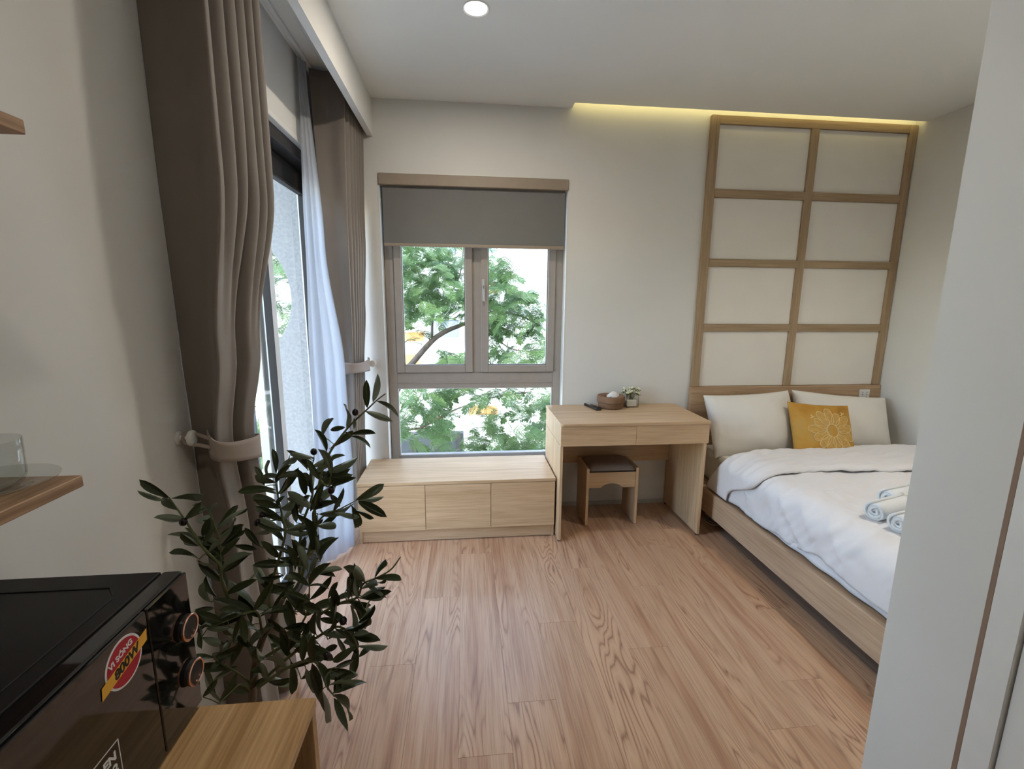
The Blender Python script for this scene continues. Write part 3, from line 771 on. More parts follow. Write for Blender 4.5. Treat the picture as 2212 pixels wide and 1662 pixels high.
cf = curtain('curtain', [
    (0.015, (-.755, 2.78, -.69, 2.82, -.665, 2.99, .012)),
    (.55, (-.755, 2.78, -.685, 2.82, -.660, 2.99, .014)),
    (1.04, (-.745, 2.785, -.672, 2.81, -.640, 2.985, .014)),
    (1.40, (-.755, 2.74, -.665, 2.80, -.622, 3.01, .018)),
    (1.80, (-.772, 2.71, -.652, 2.755, -.605, 3.025, .022)),
    (2.62, (-.785, 2.685, -.622, 2.70, -.590, 3.035, .026))], .40, 6.5, M_curt, 2.62, .015, 160, 70, .003,
    'taupe curtain tied back in the corner by the window', 'curtain', 'taupe curtains', lowz=-2)
def tieband(parent, pts, z0, z1, dz=0, name='tieback'):
    P = smoothpath([(x, y, 0) for x, y in pts], 8)
    def fn(u, v):
        p = P[int(round(u*(len(P)-1)))]
        return (p.x, p.y, z0+(z1-z0)*v+dz*(u-.5)+.006*math.sin(u*6+v*2))
    o = grid(name, fn, len(P), 6, M_tie, parent, .004)
    return o
tieband(cn, [(-.756, 1.382), (-.732, 1.350), (-.709, 1.346), (-.682, 1.380), (-.663, 1.442), (-.663, 1.497), (-.680, 1.520), (-.709, 1.527)], .965, 1.035, -.06)
tubeobj('tieback_loop', smoothpath([(-.735, 1.352, 1.026), (-.762, 1.350, 1.034), (-.795, 1.345, 1.042), (-.803, 1.347, 1.056), (-.797, 1.358, 1.068), (-.770, 1.362, 1.062), (-.735, 1.358, 1.048)], 5), .006, M_tie, cn)
tieband(cf, [(-.72, 2.77), (-.672, 2.785), (-.636, 2.84), (-.618, 2.93), (-.612, 2.995), (-.63, 3.03)], 1.015, 1.085, .0)
def hook(x, y, z, ax, label):
    e = empty('curtain_hook', (x, y, z), label, 'hook', 'curtain tieback hooks')
    lathe('wall_rose', [(.0, 0), (.020, 0), (.020, .004), (.015, .007), (0, .007)], (x, y, z), M_white, e, 24, ax)
    lathe('stem', [(.0, .006), (.008, .006), (.008, .030), (0, .030)], (x, y, z), M_white, e, 16, ax)
    lathe('knob', [(.0, .028), (.014, .028), (.022, .033), (.022, .040), (.019, .044), (0, .045)], (x, y, z), M_white, e, 28, ax)
hook(XL, 1.352, 1.056, (1, 0, 0), 'round white tieback knob on the wall by the olive plant')
hook(-.60, D, 1.05, (0, -1, 0), 'white tieback hook in the corner by the window')
def sheerc(name, keys, npl, label):
    ks = sorted(keys)
    def fn(u, v):
        z = .012+2.6*v
        x0, y0, x1, y1, x2, y2, am = interp(ks, z)
        if u < .4: t = u/.4; x = x0+(x1-x0)*t; y = y0+(y1-y0)*t
        else: t = (u-.4)/.6; x = x1+(x2-x1)*t; y = y1+(y2-y1)*t
        ph = u*npl*2*PI
        return (x+am*math.sin(ph)*(.7+.3*math.sin(u*17)), y+am*.7*math.cos(ph*1.0+.7), z)
    return tag(grid(name, fn, 150, 40, M_sheer, None, 0), label, 'curtain', 'sheer curtains')
sheerc('sheer_curtain', [
    (0.01, (-.798, 2.38, -.672, 2.595, -.795, 2.70, .010)),
    (.45, (-.796, 2.39, -.660, 2.600, -.795, 2.70, .010)),
    (1.05, (-.796, 2.42, -.682, 2.645, -.795, 2.72, .009)),
    (1.75, (-.796, 2.48, -.734, 2.585, -.795, 2.68, .007)),
    (2.6, (-.797, 2.55, -.776, 2.60, -.795, 2.66, .004))], 8, 'white sheer curtain hanging in front of the balcony door')
sheerc('sheer_curtain', [
    (0.01, (-.775, 1.60, -.745, 1.72, -.77, 1.50, .010)),
    (1.0, (-.775, 1.58, -.755, 1.69, -.775, 1.50, .010)),
    (2.6, (-.785, 1.52, -.775, 1.60, -.785, 1.50, .006))], 6, 'white sheer curtain edge peeking out behind the large taupe curtain')
for xx in (-.785, -.70):
    e = box('curtain_track', xx-.010, xx+.010, .9, D-.005, H-.018, H, M_white, None, .003)
    tag(e, 'white curtain track under the pelmet nearest the door' if xx < -.75 else 'white curtain track under the pelmet nearer the room', 'track', 'curtain tracks')
# ================================================================ kitchen counter at the lower left
ct = empty('kitchen_counter', (-.54, .3, 0), 'oak counter carrying the black microwave', 'counter')
box('counter_top', XL+.002, -.271, -.6, .737, .732, .75, M_cy, ct, .0012)
box('side_panel', XL+.012, -.2725, .718, .736, 0, .732, M_cz, ct, .001)
box('side_panel', XL+.012, -.2725, -.598, -.58, 0, .732, M_cz, ct, .001)
box('back_panel', XL+.004, XL+.012, -.598, .736, 0, .732, M_cy, ct, .0005)
box('inner_shelf', XL+.013, -.31, -.579, .717, .36, .378, M_cy, ct, .001)
# ---------------------------------------------------------------- microwave
mw = empty('microwave', (-.62, .51, .75), 'glossy black microwave with two rose gold knobs on the oak counter', 'microwave')
MX, MY0, MY1, MZ0, MZ1 = -.462, .285, .742, .757, 1.006
box('microwave_body', -.795, MX-.038, MY0+.001, MY1-.001, MZ0, MZ1, M_blkmet, mw, .003, 2)
box('front_frame', MX-.0365, MX-.006, MY0, MY1, MZ0, MZ1, M_gloss, mw, .004, 2)
box('door', MX-.0055, MX, MY0+.002, MY1-.100, MZ0+.002, MZ1-.002, M_gloss, mw, .0015)
cpn = box('control_panel', MX-.0055, MX, MY1-.098, MY1-.002, MZ0+.002, MZ1-.002, M_gloss, mw, .0015)
# pressed outline in the top sheet
pth = [(-.78, MY0+.03), (-.55, MY0+.03), (-.528, MY0+.05), (-.528, .675), (-.55, .70), (-.78, .70)]
tubeobj('top_rib', [(x, y, MZ1) for x, y in pth], .0016, M_blkmet, mw, 6)
for zz in (.916, .832):
    yk = .7205
    k = lathe('knob', [(0, 0), (.0205, 0), (.0200, .007), (.018, .008), (0, .008)], (MX, yk, zz), M_black, mw, 40, (1, 0, 0))
    lathe('knob_ring', [(.0178, .0075), (.0205, .0060), (.0216, .0060), (.0216, .0085), (.0200, .0098), (.0178, .0090), (.0178, .0075)], (MX, yk, zz), M_rose, k, 48, (1, 0, 0), caps=False)
for yy in (.32, .70):
    for xx in (-.77, -.50): lathe('foot', [(0, 0), (.012, 0), (.012, .0075), (0, .0075)], (xx, yy, .75), M_black, mw, 14)
RT, UPV = (0, 1, 0), (0, 0, 1)
stk = prism('power_sticker', [(.592+.0335*math.cos(a), .9645+.034*math.sin(a)) for a in np.linspace(0, 2*PI, 48, endpoint=False)], 'x', MX, MX+.0004, M_wprint, mw, label='red and white oval sticker with a gold ribbon')
prism('red_oval', [(.592+.0305*math.cos(a), .9645+.031*math.sin(a)) for a in np.linspace(0, 2*PI, 48, endpoint=False)], 'x', MX+.0004, MX+.0007, M_red, stk)
prism('ribbon', [(.549, .943), (.635, .9625), (.637, .9795), (.551, .960)], 'x', MX+.0007, MX+.0011, M_yel, stk)
c_, s_ = math.cos(math.radians(12.5)), math.sin(math.radians(12.5))
textmesh('lettering', '800W', .0185, M_black, stk, (MX+.0012, .5945, .9615), (0, c_, s_), (0, -s_, c_), .2, .0006)
textmesh('lettering', 'VI SÓNG', .0112, M_wprint, stk, (MX+.0009, .5875, .9785), (0, c_, s_), (0, -s_, c_), 0, .0003)
lbl = frame4('spec_label', 'x', (MX, MX+.0005), .45, .563, .78, .874, .0012, M_wprint, mw, 0); lbl['label'] = 'thin white label outline with white lettering'
textmesh('lettering', 'EN', .017, M_wprint, lbl, (MX+.0006, .556, .857), RT, UPV, 0, .0006, 'RIGHT')
textmesh('lettering', '2', .017, M_wprint, lbl, (MX+.0006, .556, .839), RT, UPV, 0, .0006, 'RIGHT')
# ---------------------------------------------------------------- shelves, cup and saucer
sh1 = box('wall_shelf', XL+.001, -.590, -.25, .735, 1.160, 1.178, M_sy, None, .0015); tag(sh1, 'oak wall shelf at the left edge with a glass cup on it', 'shelf', 'wall shelves')
sh2 = box('wall_shelf', XL+.001, -.590, -.25, .735, 1.664, 1.683, M_sy, None, .0015); tag(sh2, 'upper oak wall shelf at the left edge', 'shelf', 'wall shelves')
SXc, SYc = -.668, .672
sa = lathe('saucer', [(.0, 0), (.040, 0), (.045, .003), (.078, .0125), (.0795, .0145), (.077, .0150), (.044, .0058), (.038, .0035), (0, .0035)], (SXc, SYc, 1.1785), M_gl, None, 48)
tag(sa, 'clear glass saucer on the oak shelf', 'saucer')
cp_ = empty('glass_cup', (SXc, SYc, 1.183), 'clear glass cup standing on the glass saucer', 'cup')
lathe('cup_bowl', [(.0, 0), (.030, 0), (.040, .006), (.0445, .016), (.0455, .068), (.0450, .0692), (.0440, .068), (.0430, .017), (.038, .0085), (.03, .0045), (0, .0045)], (SXc, SYc, 1.1825), M_gl, cp_, 48)
tubeobj('handle', smoothpath([(SXc-.01, SYc-.0445, 1.2395), (SXc-.012, SYc-.062, 1.24), (SXc-.014, SYc-.07, 1.225), (SXc-.012, SYc-.060, 1.208), (SXc-.01, SYc-.0445, 1.204)], 6), .0036, M_gl, cp_, 10)
# ================================================================ artificial olive tree
BR=[
 [(-0.557, 1.08, 0.419), (-0.549, 1.08, 0.472), (-0.538, 1.08, 0.539), (-0.518, 1.085, 0.601), (-0.487, 1.09, 0.661), (-0.465, 1.1, 0.702)],
 [(-0.465, 1.1, 0.702), (-0.422, 1.1, 0.748), (-0.379, 1.1, 0.885), (-0.372, 1.1, 0.951), (-0.359, 1.11, 1.012), (-0.34, 1.12, 1.069), (-0.294, 1.13, 1.134), (-0.246, 1.14, 1.18), (-0.222, 1.15, 1.202), (-0.2, 1.15, 1.219)],
 [(-0.538, 1.08, 0.539), (-0.55, 1.04, 0.697), (-0.552, 1.0, 0.821), (-0.546, 0.99, 0.865), (-0.579, 0.99, 0.913), (-0.604, 0.99, 0.97), (-0.62, 0.99, 1.003), (-0.634, 0.99, 1.03)],
 [(-0.552, 1.0, 0.821), (-0.559, 1.02, 0.87), (-0.562, 1.03, 0.905), (-0.574, 1.04, 0.931), (-0.589, 1.05, 0.967)],
 [(-0.487, 1.09, 0.661), (-0.497, 1.1, 0.72), (-0.457, 1.12, 0.86), (-0.467, 1.14, 0.902), (-0.478, 1.15, 0.962), (-0.48, 1.15, 1.006)],
 [(-0.422, 1.1, 0.748), (-0.42, 1.13, 0.871), (-0.39, 1.14, 0.96), (-0.395, 1.15, 1.013), (-0.383, 1.15, 1.053)],
 [(-0.379, 1.1, 0.885), (-0.352, 1.09, 0.925), (-0.307, 1.08, 0.948), (-0.265, 1.07, 0.973)],
 [(-0.538, 1.08, 0.539), (-0.433, 1.03, 0.633), (-0.35, 1.0, 0.719), (-0.295, 0.99, 0.756), (-0.253, 0.98, 0.776), (-0.238, 0.98, 0.809), (-0.206, 0.98, 0.823), (-0.174, 0.98, 0.842), (-0.152, 0.98, 0.872)],
 [(-0.533, 1.07, 0.482), (-0.423, 1.0, 0.616), (-0.343, 0.97, 0.688), (-0.295, 0.96, 0.719), (-0.26, 0.95, 0.701), (-0.249, 0.95, 0.661)],
 [(-0.527, 1.06, 0.486), (-0.422, 0.98, 0.603), (-0.345, 0.93, 0.662), (-0.318, 0.91, 0.648), (-0.307, 0.9, 0.621), (-0.291, 0.9, 0.593)],
 [(-0.518, 1.085, 0.601), (-0.501, 1.04, 0.707), (-0.513, 1.0, 0.735), (-0.571, 0.97, 0.731), (-0.585, 0.96, 0.759)],
 [(-0.549, 1.08, 0.472), (-0.569, 1.05, 0.542), (-0.593, 1.03, 0.588), (-0.591, 1.0, 0.633)],
 [(-0.554, 1.08, 0.452), (-0.555, 1.04, 0.517), (-0.562, 1.0, 0.53), (-0.571, 0.97, 0.532)],
 [(-0.359, 1.11, 1.012), (-0.333, 1.09, 1.003), (-0.324, 1.09, 1.05), (-0.325, 1.09, 1.079)],
 [(-0.433, 1.03, 0.633), (-0.388, 1.03, 0.699), (-0.375, 1.03, 0.767), (-0.375, 1.03, 0.813)],
]
LV=[
 (1,(-0.244, 1.139, 1.185),(-0.243, 1.142, 1.256),None),
 (1,(-0.231, 1.146, 1.198),(-0.218, 1.153, 1.27),None),
 (1,(-0.223, 1.151, 1.2),(-0.166, 1.12, 1.165),None),
 (1,(-0.248, 1.135, 1.178),(-0.186, 1.159, 1.145),None),
 (1,(-0.294, 1.128, 1.136),(-0.293, 1.109, 1.204),None),
 (1,(-0.278, 1.142, 1.158),(-0.28, 1.14, 1.131),(-0.273, 1.134, 1.155)),
 (1,(-0.298, 1.135, 1.138),(-0.334, 1.133, 1.132),None),
 (1,(-0.352, 1.131, 1.117),(-0.316, 1.106, 1.168),(-0.322, 1.124, 1.095)),
 (1,(-0.336, 1.124, 1.087),(-0.283, 1.15, 1.125),(-0.331, 1.122, 1.082)),
 (1,(-0.286, 1.13, 1.12),(-0.227, 1.146, 1.117),(-0.299, 1.129, 1.128)),
 (1,(-0.287, 1.134, 1.115),(-0.233, 1.103, 1.093),(-0.299, 1.129, 1.128)),
 (1,(-0.344, 1.125, 1.077),(-0.371, 1.131, 1.135),(-0.338, 1.12, 1.072)),
 (5,(-0.379, 1.147, 1.057),(-0.427, 1.115, 1.081),None),
 (5,(-0.448, 1.172, 1.062),(-0.479, 1.17, 1.015),(-0.383, 1.15, 1.053)),
 (5,(-0.402, 1.154, 1.022),(-0.452, 1.18, 1.058),(-0.393, 1.15, 1.021)),
 (5,(-0.423, 1.16, 1.057),(-0.476, 1.19, 1.028),(-0.385, 1.15, 1.049)),
 (4,(-0.477, 1.148, 1.017),(-0.489, 1.169, 1.076),(-0.48, 1.15, 1.006)),
 (5,(-0.392, 1.14, 0.964),(-0.397, 1.17, 1.043),None),
 (5,(-0.41, 1.149, 0.957),(-0.414, 1.121, 1.038),(-0.391, 1.14, 0.956)),
 (5,(-0.38, 1.142, 1.014),(-0.317, 1.122, 1.007),(-0.395, 1.149, 1.011)),
 (1,(-0.349, 1.12, 1.027),(-0.266, 1.116, 1.068),(-0.352, 1.114, 1.032)),
 (13,(-0.326, 1.091, 1.069),(-0.287, 1.077, 1.084),None),
 (13,(-0.327, 1.09, 1.002),(-0.265, 1.082, 1.026),(-0.333, 1.09, 1.003)),
 (5,(-0.386, 1.141, 0.973),(-0.334, 1.147, 0.991),None),
 (13,(-0.332, 1.092, 0.982),(-0.318, 1.121, 0.936),(-0.333, 1.09, 1.003)),
 (6,(-0.268, 1.072, 0.973),(-0.204, 1.102, 1.0),None),
 (6,(-0.263, 1.074, 0.972),(-0.206, 1.108, 0.964),None),
 (6,(-0.262, 1.072, 0.969),(-0.191, 1.049, 0.937),None),
 (6,(-0.279, 1.078, 0.957),(-0.278, 1.111, 0.883),None),
 (6,(-0.278, 1.083, 0.945),(-0.229, 1.088, 0.916),(-0.281, 1.074, 0.963)),
 (1,(-0.366, 1.104, 0.925),(-0.274, 1.084, 0.961),(-0.374, 1.1, 0.928)),
 (6,(-0.364, 1.101, 0.893),(-0.321, 1.107, 0.922),(-0.368, 1.096, 0.901)),
 (1,(-0.365, 1.091, 0.818),(-0.308, 1.06, 0.884),(-0.398, 1.1, 0.824)),
 (4,(-0.475, 1.155, 0.96),(-0.436, 1.189, 1.017),(-0.478, 1.15, 0.962)),
 (5,(-0.427, 1.121, 0.896),(-0.436, 1.142, 0.961),(-0.415, 1.132, 0.884)),
 (5,(-0.418, 1.132, 0.914),(-0.384, 1.108, 0.974),(-0.408, 1.134, 0.906)),
 (4,(-0.504, 1.142, 0.987),(-0.532, 1.161, 1.033),(-0.479, 1.15, 0.986)),
 (4,(-0.504, 1.161, 1.003),(-0.486, 1.129, 1.06),(-0.48, 1.15, 1.006)),
 (4,(-0.464, 1.153, 1.004),(-0.504, 1.121, 1.015),(-0.48, 1.15, 1.004)),
 (4,(-0.482, 1.152, 0.973),(-0.568, 1.14, 0.975),None),
 (4,(-0.48, 1.153, 0.961),(-0.469, 1.187, 0.963),None),
 (4,(-0.482, 1.147, 0.943),(-0.555, 1.182, 0.941),(-0.475, 1.147, 0.944)),
 (4,(-0.475, 1.143, 0.932),(-0.446, 1.113, 0.971),None),
 (2,(-0.633, 0.991, 1.028),(-0.665, 0.958, 1.084),None),
 (2,(-0.639, 0.983, 1.026),(-0.685, 0.977, 1.053),(-0.634, 0.99, 1.03)),
 (2,(-0.632, 0.991, 1.027),(-0.548, 0.967, 1.042),None),
 (2,(-0.618, 0.985, 1.002),(-0.662, 1.011, 1.018),None),
 (2,(-0.605, 0.988, 0.977),(-0.577, 1.02, 0.987),None),
 (3,(-0.594, 1.055, 0.968),(-0.623, 1.046, 0.985),None),
 (3,(-0.575, 1.036, 0.921),(-0.599, 1.037, 0.952),(-0.57, 1.036, 0.922)),
 (2,(-0.577, 0.993, 0.935),(-0.562, 1.0, 0.975),(-0.587, 0.99, 0.93)),
 (3,(-0.571, 1.04, 0.931),(-0.505, 1.049, 0.973),None),
 (3,(-0.565, 1.041, 0.914),(-0.513, 1.042, 0.935),(-0.567, 1.035, 0.917)),
 (3,(-0.557, 1.026, 0.894),(-0.512, 1.042, 0.923),None),
 (2,(-0.566, 0.988, 0.898),(-0.528, 0.974, 0.928),None),
 (2,(-0.59, 0.995, 0.929),(-0.614, 0.996, 0.956),None),
 (2,(-0.582, 0.991, 0.913),(-0.598, 0.956, 0.964),None),
 (2,(-0.586, 0.987, 0.885),(-0.65, 0.993, 0.9),(-0.569, 0.99, 0.898)),
 (2,(-0.554, 0.979, 0.87),(-0.591, 0.987, 0.879),(-0.551, 0.99, 0.872)),
 (3,(-0.563, 1.026, 0.885),(-0.579, 0.995, 0.929),None),
 (3,(-0.546, 1.019, 0.857),(-0.486, 1.017, 0.874),(-0.558, 1.016, 0.86)),
 (3,(-0.534, 1.035, 0.888),(-0.481, 1.024, 0.882),(-0.561, 1.026, 0.893)),
 (4,(-0.522, 1.126, 0.833),(-0.562, 1.143, 0.877),(-0.469, 1.114, 0.818)),
 (4,(-0.462, 1.122, 0.88),(-0.5, 1.092, 0.927),None),
 (4,(-0.458, 1.12, 0.843),(-0.514, 1.153, 0.87),None),
 (4,(-0.457, 1.123, 0.873),(-0.395, 1.119, 0.868),None),
 (4,(-0.447, 1.12, 0.833),(-0.449, 1.107, 0.779),(-0.463, 1.117, 0.839)),
 (5,(-0.419, 1.113, 0.807),(-0.434, 1.1, 0.863),None),
 (6,(-0.372, 1.097, 0.886),(-0.377, 1.104, 0.939),None),
 (1,(-0.384, 1.096, 0.836),(-0.396, 1.088, 0.925),(-0.394, 1.1, 0.837)),
 (1,(-0.373, 1.112, 0.792),(-0.37, 1.079, 0.879),(-0.402, 1.1, 0.81)),
 (4,(-0.53, 1.142, 0.89),(-0.51, 1.159, 0.919),(-0.466, 1.138, 0.898)),
 (4,(-0.529, 1.116, 0.873),(-0.481, 1.096, 0.891),(-0.46, 1.127, 0.875)),
 (5,(-0.437, 1.122, 0.803),(-0.402, 1.104, 0.867),(-0.421, 1.115, 0.809)),
 (4,(-0.485, 1.104, 0.844),(-0.44, 1.099, 0.824),(-0.467, 1.115, 0.825)),
 (4,(-0.456, 1.117, 0.788),(-0.527, 1.089, 0.803),(-0.475, 1.111, 0.797)),
 (5,(-0.434, 1.1, 0.768),(-0.441, 1.089, 0.852),(-0.421, 1.104, 0.767)),
 (14,(-0.376, 1.033, 0.811),(-0.393, 1.028, 0.884),None),
 (14,(-0.373, 1.034, 0.81),(-0.347, 1.011, 0.868),None),
 (14,(-0.358, 1.026, 0.808),(-0.297, 1.036, 0.814),(-0.375, 1.03, 0.806)),
 (14,(-0.367, 1.038, 0.804),(-0.314, 1.034, 0.796),(-0.375, 1.03, 0.808)),
 (1,(-0.408, 1.095, 0.76),(-0.447, 1.069, 0.777),(-0.417, 1.1, 0.762)),
 (4,(-0.463, 1.108, 0.762),(-0.51, 1.086, 0.772),(-0.483, 1.107, 0.769)),
 (2,(-0.522, 1.031, 0.784),(-0.499, 1.055, 0.81),(-0.552, 1.014, 0.779)),
 (14,(-0.378, 1.026, 0.779),(-0.323, 1.01, 0.78),None),
 (7,(-0.325, 1.003, 0.761),(-0.303, 1.013, 0.797),(-0.312, 0.993, 0.745)),
 (7,(-0.285, 0.995, 0.779),(-0.256, 0.984, 0.86),(-0.278, 0.986, 0.764)),
 (7,(-0.249, 0.976, 0.778),(-0.242, 0.961, 0.862),None),
 (7,(-0.267, 0.988, 0.774),(-0.246, 0.972, 0.822),(-0.265, 0.983, 0.77)),
 (7,(-0.244, 0.977, 0.774),(-0.173, 0.971, 0.793),(-0.253, 0.98, 0.776)),
 (7,(-0.244, 0.979, 0.779),(-0.187, 0.972, 0.805),(-0.25, 0.98, 0.781)),
 (7,(-0.225, 0.984, 0.813),(-0.181, 0.96, 0.832),None),
 (7,(-0.308, 0.982, 0.766),(-0.265, 1.013, 0.758),(-0.306, 0.992, 0.749)),
 (7,(-0.343, 1.005, 0.734),(-0.307, 1.039, 0.719),(-0.336, 0.998, 0.729)),
 (7,(-0.261, 0.981, 0.763),(-0.243, 1.013, 0.674),(-0.263, 0.982, 0.771)),
 (8,(-0.255, 0.965, 0.712),(-0.207, 0.946, 0.779),(-0.263, 0.951, 0.702)),
 (7,(-0.269, 0.989, 0.752),(-0.225, 1.013, 0.708),(-0.27, 0.984, 0.768)),
 (7,(-0.236, 0.989, 0.729),(-0.221, 0.99, 0.764),(-0.253, 0.98, 0.776)),
 (8,(-0.262, 0.949, 0.704),(-0.258, 0.938, 0.786),None),
 (8,(-0.344, 0.966, 0.697),(-0.329, 0.936, 0.778),(-0.343, 0.97, 0.688)),
 (7,(-0.346, 1.001, 0.712),(-0.294, 0.986, 0.714),(-0.347, 1.0, 0.721)),
 (8,(-0.258, 0.953, 0.698),(-0.193, 0.922, 0.707),None),
 (8,(-0.252, 0.954, 0.67),(-0.27, 0.967, 0.584),None),
 (8,(-0.252, 0.96, 0.637),(-0.223, 0.988, 0.643),(-0.249, 0.95, 0.661)),
 (8,(-0.303, 0.974, 0.685),(-0.289, 0.979, 0.63),(-0.307, 0.962, 0.711)),
 (9,(-0.283, 0.889, 0.676),(-0.248, 0.906, 0.678),(-0.318, 0.91, 0.648)),
 (9,(-0.294, 0.899, 0.662),(-0.304, 0.885, 0.635),(-0.317, 0.91, 0.646)),
 (9,(-0.287, 0.916, 0.646),(-0.292, 0.917, 0.587),(-0.315, 0.908, 0.642)),
 (9,(-0.344, 0.927, 0.658),(-0.342, 0.958, 0.529),None),
 (8,(-0.42, 1.002, 0.605),(-0.419, 0.991, 0.522),(-0.423, 1.0, 0.616)),
 (9,(-0.315, 0.894, 0.618),(-0.309, 0.92, 0.512),(-0.307, 0.9, 0.621)),
 (9,(-0.293, 0.9, 0.599),(-0.27, 0.92, 0.508),None),
 (9,(-0.293, 0.898, 0.592),(-0.262, 0.877, 0.525),None),
 (9,(-0.365, 0.946, 0.628),(-0.357, 0.968, 0.542),(-0.368, 0.945, 0.644)),
 (10,(-0.495, 1.038, 0.707),(-0.417, 1.058, 0.684),None),
 (10,(-0.503, 1.044, 0.703),(-0.57, 1.065, 0.783),None),
 (10,(-0.508, 1.028, 0.721),(-0.573, 0.994, 0.78),None),
 (10,(-0.511, 1.007, 0.728),(-0.613, 1.033, 0.707),None),
 (10,(-0.515, 0.994, 0.738),(-0.503, 0.978, 0.678),None),
 (0,(-0.509, 1.084, 0.635),(-0.546, 1.085, 0.603),(-0.504, 1.087, 0.628)),
 (0,(-0.503, 1.087, 0.658),(-0.466, 1.085, 0.617),(-0.493, 1.089, 0.649)),
 (0,(-0.507, 1.09, 0.613),(-0.441, 1.055, 0.574),None),
 (2,(-0.545, 1.058, 0.608),(-0.5, 1.032, 0.617),None),
 (2,(-0.565, 1.039, 0.642),(-0.572, 1.009, 0.636),(-0.546, 1.054, 0.643)),
 (11,(-0.571, 1.062, 0.578),(-0.643, 1.087, 0.562),(-0.58, 1.041, 0.563)),
 (10,(-0.531, 0.973, 0.722),(-0.581, 0.973, 0.726),(-0.542, 0.985, 0.733)),
 (10,(-0.57, 0.969, 0.732),(-0.587, 0.956, 0.78),None),
 (10,(-0.558, 0.972, 0.775),(-0.606, 0.982, 0.765),(-0.554, 0.979, 0.732)),
 (2,(-0.553, 1.001, 0.821),(-0.591, 0.991, 0.881),None),
 (2,(-0.58, 0.999, 0.771),(-0.582, 0.987, 0.831),(-0.552, 1.016, 0.773)),
 (2,(-0.566, 0.999, 0.785),(-0.585, 1.003, 0.836),(-0.552, 1.012, 0.785)),
 (11,(-0.566, 1.053, 0.556),(-0.628, 1.045, 0.522),(-0.571, 1.048, 0.547)),
 (11,(-0.567, 1.047, 0.545),(-0.6, 1.024, 0.484),None),
 (12,(-0.6, 0.963, 0.559),(-0.567, 0.97, 0.599),(-0.571, 0.97, 0.532)),
 (12,(-0.571, 0.975, 0.529),(-0.593, 0.967, 0.619),None),
 (8,(-0.369, 0.99, 0.636),(-0.355, 0.999, 0.72),(-0.375, 0.982, 0.659)),
 (8,(-0.42, 0.996, 0.635),(-0.383, 0.987, 0.714),(-0.415, 0.997, 0.624)),
 (14,(-0.392, 1.03, 0.712),(-0.381, 1.044, 0.751),(-0.386, 1.03, 0.71)),
 (14,(-0.412, 1.027, 0.716),(-0.387, 1.04, 0.754),(-0.386, 1.03, 0.706)),
 (8,(-0.329, 0.967, 0.695),(-0.295, 0.949, 0.748),None),
 (9,(-0.383, 0.962, 0.588),(-0.35, 0.975, 0.601),(-0.391, 0.96, 0.626)),
 (4,(-0.483, 1.097, 0.744),(-0.44, 1.092, 0.729),(-0.491, 1.103, 0.741)),
 (4,(-0.517, 1.099, 0.748),(-0.474, 1.126, 0.701),(-0.493, 1.102, 0.734)),
 (4,(-0.49, 1.113, 0.767),(-0.508, 1.104, 0.741),None),
 (11,(-0.575, 1.031, 0.637),(-0.622, 1.051, 0.636),(-0.592, 1.009, 0.619)),
 (10,(-0.525, 1.051, 0.668),(-0.531, 1.048, 0.708),(-0.508, 1.058, 0.666)),
 (0,(-0.48, 1.089, 0.674),(-0.457, 1.111, 0.704),None),
 (8,(-0.321, 0.971, 0.679),(-0.291, 0.998, 0.68),(-0.326, 0.966, 0.699)),
 (8,(-0.338, 0.987, 0.637),(-0.309, 0.998, 0.64),(-0.351, 0.973, 0.681)),
 (7,(-0.399, 1.023, 0.655),(-0.376, 1.028, 0.669),(-0.404, 1.02, 0.664)),
 (8,(-0.37, 0.977, 0.666),(-0.4, 0.983, 0.644),None),
 (2,(-0.554, 1.04, 0.653),(-0.507, 1.015, 0.638),(-0.547, 1.052, 0.651)),
 (11,(-0.582, 1.042, 0.59),(-0.606, 1.01, 0.588),(-0.588, 1.034, 0.579)),
 (10,(-0.58, 0.953, 0.719),(-0.527, 0.925, 0.721),(-0.571, 0.97, 0.731)),
 (10,(-0.591, 0.966, 0.75),(-0.578, 0.944, 0.697),(-0.584, 0.96, 0.758)),
]
OLV= [(5, (-0.379, 1.14, 1.075), (-0.383, 1.15, 1.053)), (1, (-0.27, 1.126, 1.178), (-0.263, 1.136, 1.164)), (2, (-0.605, 0.98, 0.977), (-0.606, 0.99, 0.975)), (4, (-0.512, 1.132, 0.913), (-0.47, 1.142, 0.917)), (4, (-0.523, 1.128, 0.897), (-0.466, 1.138, 0.898)), (1, (-0.355, 1.092, 0.962), (-0.37, 1.102, 0.96)), (13, (-0.325, 1.08, 0.997), (-0.333, 1.09, 1.003)), (8, (-0.278, 0.949, 0.741), (-0.291, 0.959, 0.717)), (9, (-0.306, 0.911, 0.687), (-0.333, 0.921, 0.655)), (2, (-0.581, 1.046, 0.624), (-0.545, 1.056, 0.636))]
ot = empty('olive_tree', (-.557, 1.08, 0), 'artificial olive tree with dark leaves and black olives beside the counter', 'plant')
lathe('pot', [(0, 0), (.075, 0), (.085, .004), (.105, .19), (.108, .195), (.100, .195), (.096, .17), (0, .17)], (-.557, 1.08, 0), M_pot, ot, 36)
lathe('moss', [(.097, .168), (.06, .178), (0, .182)], (-.557, 1.08, 0), M_stem, ot, 24, caps=False)
brs = []
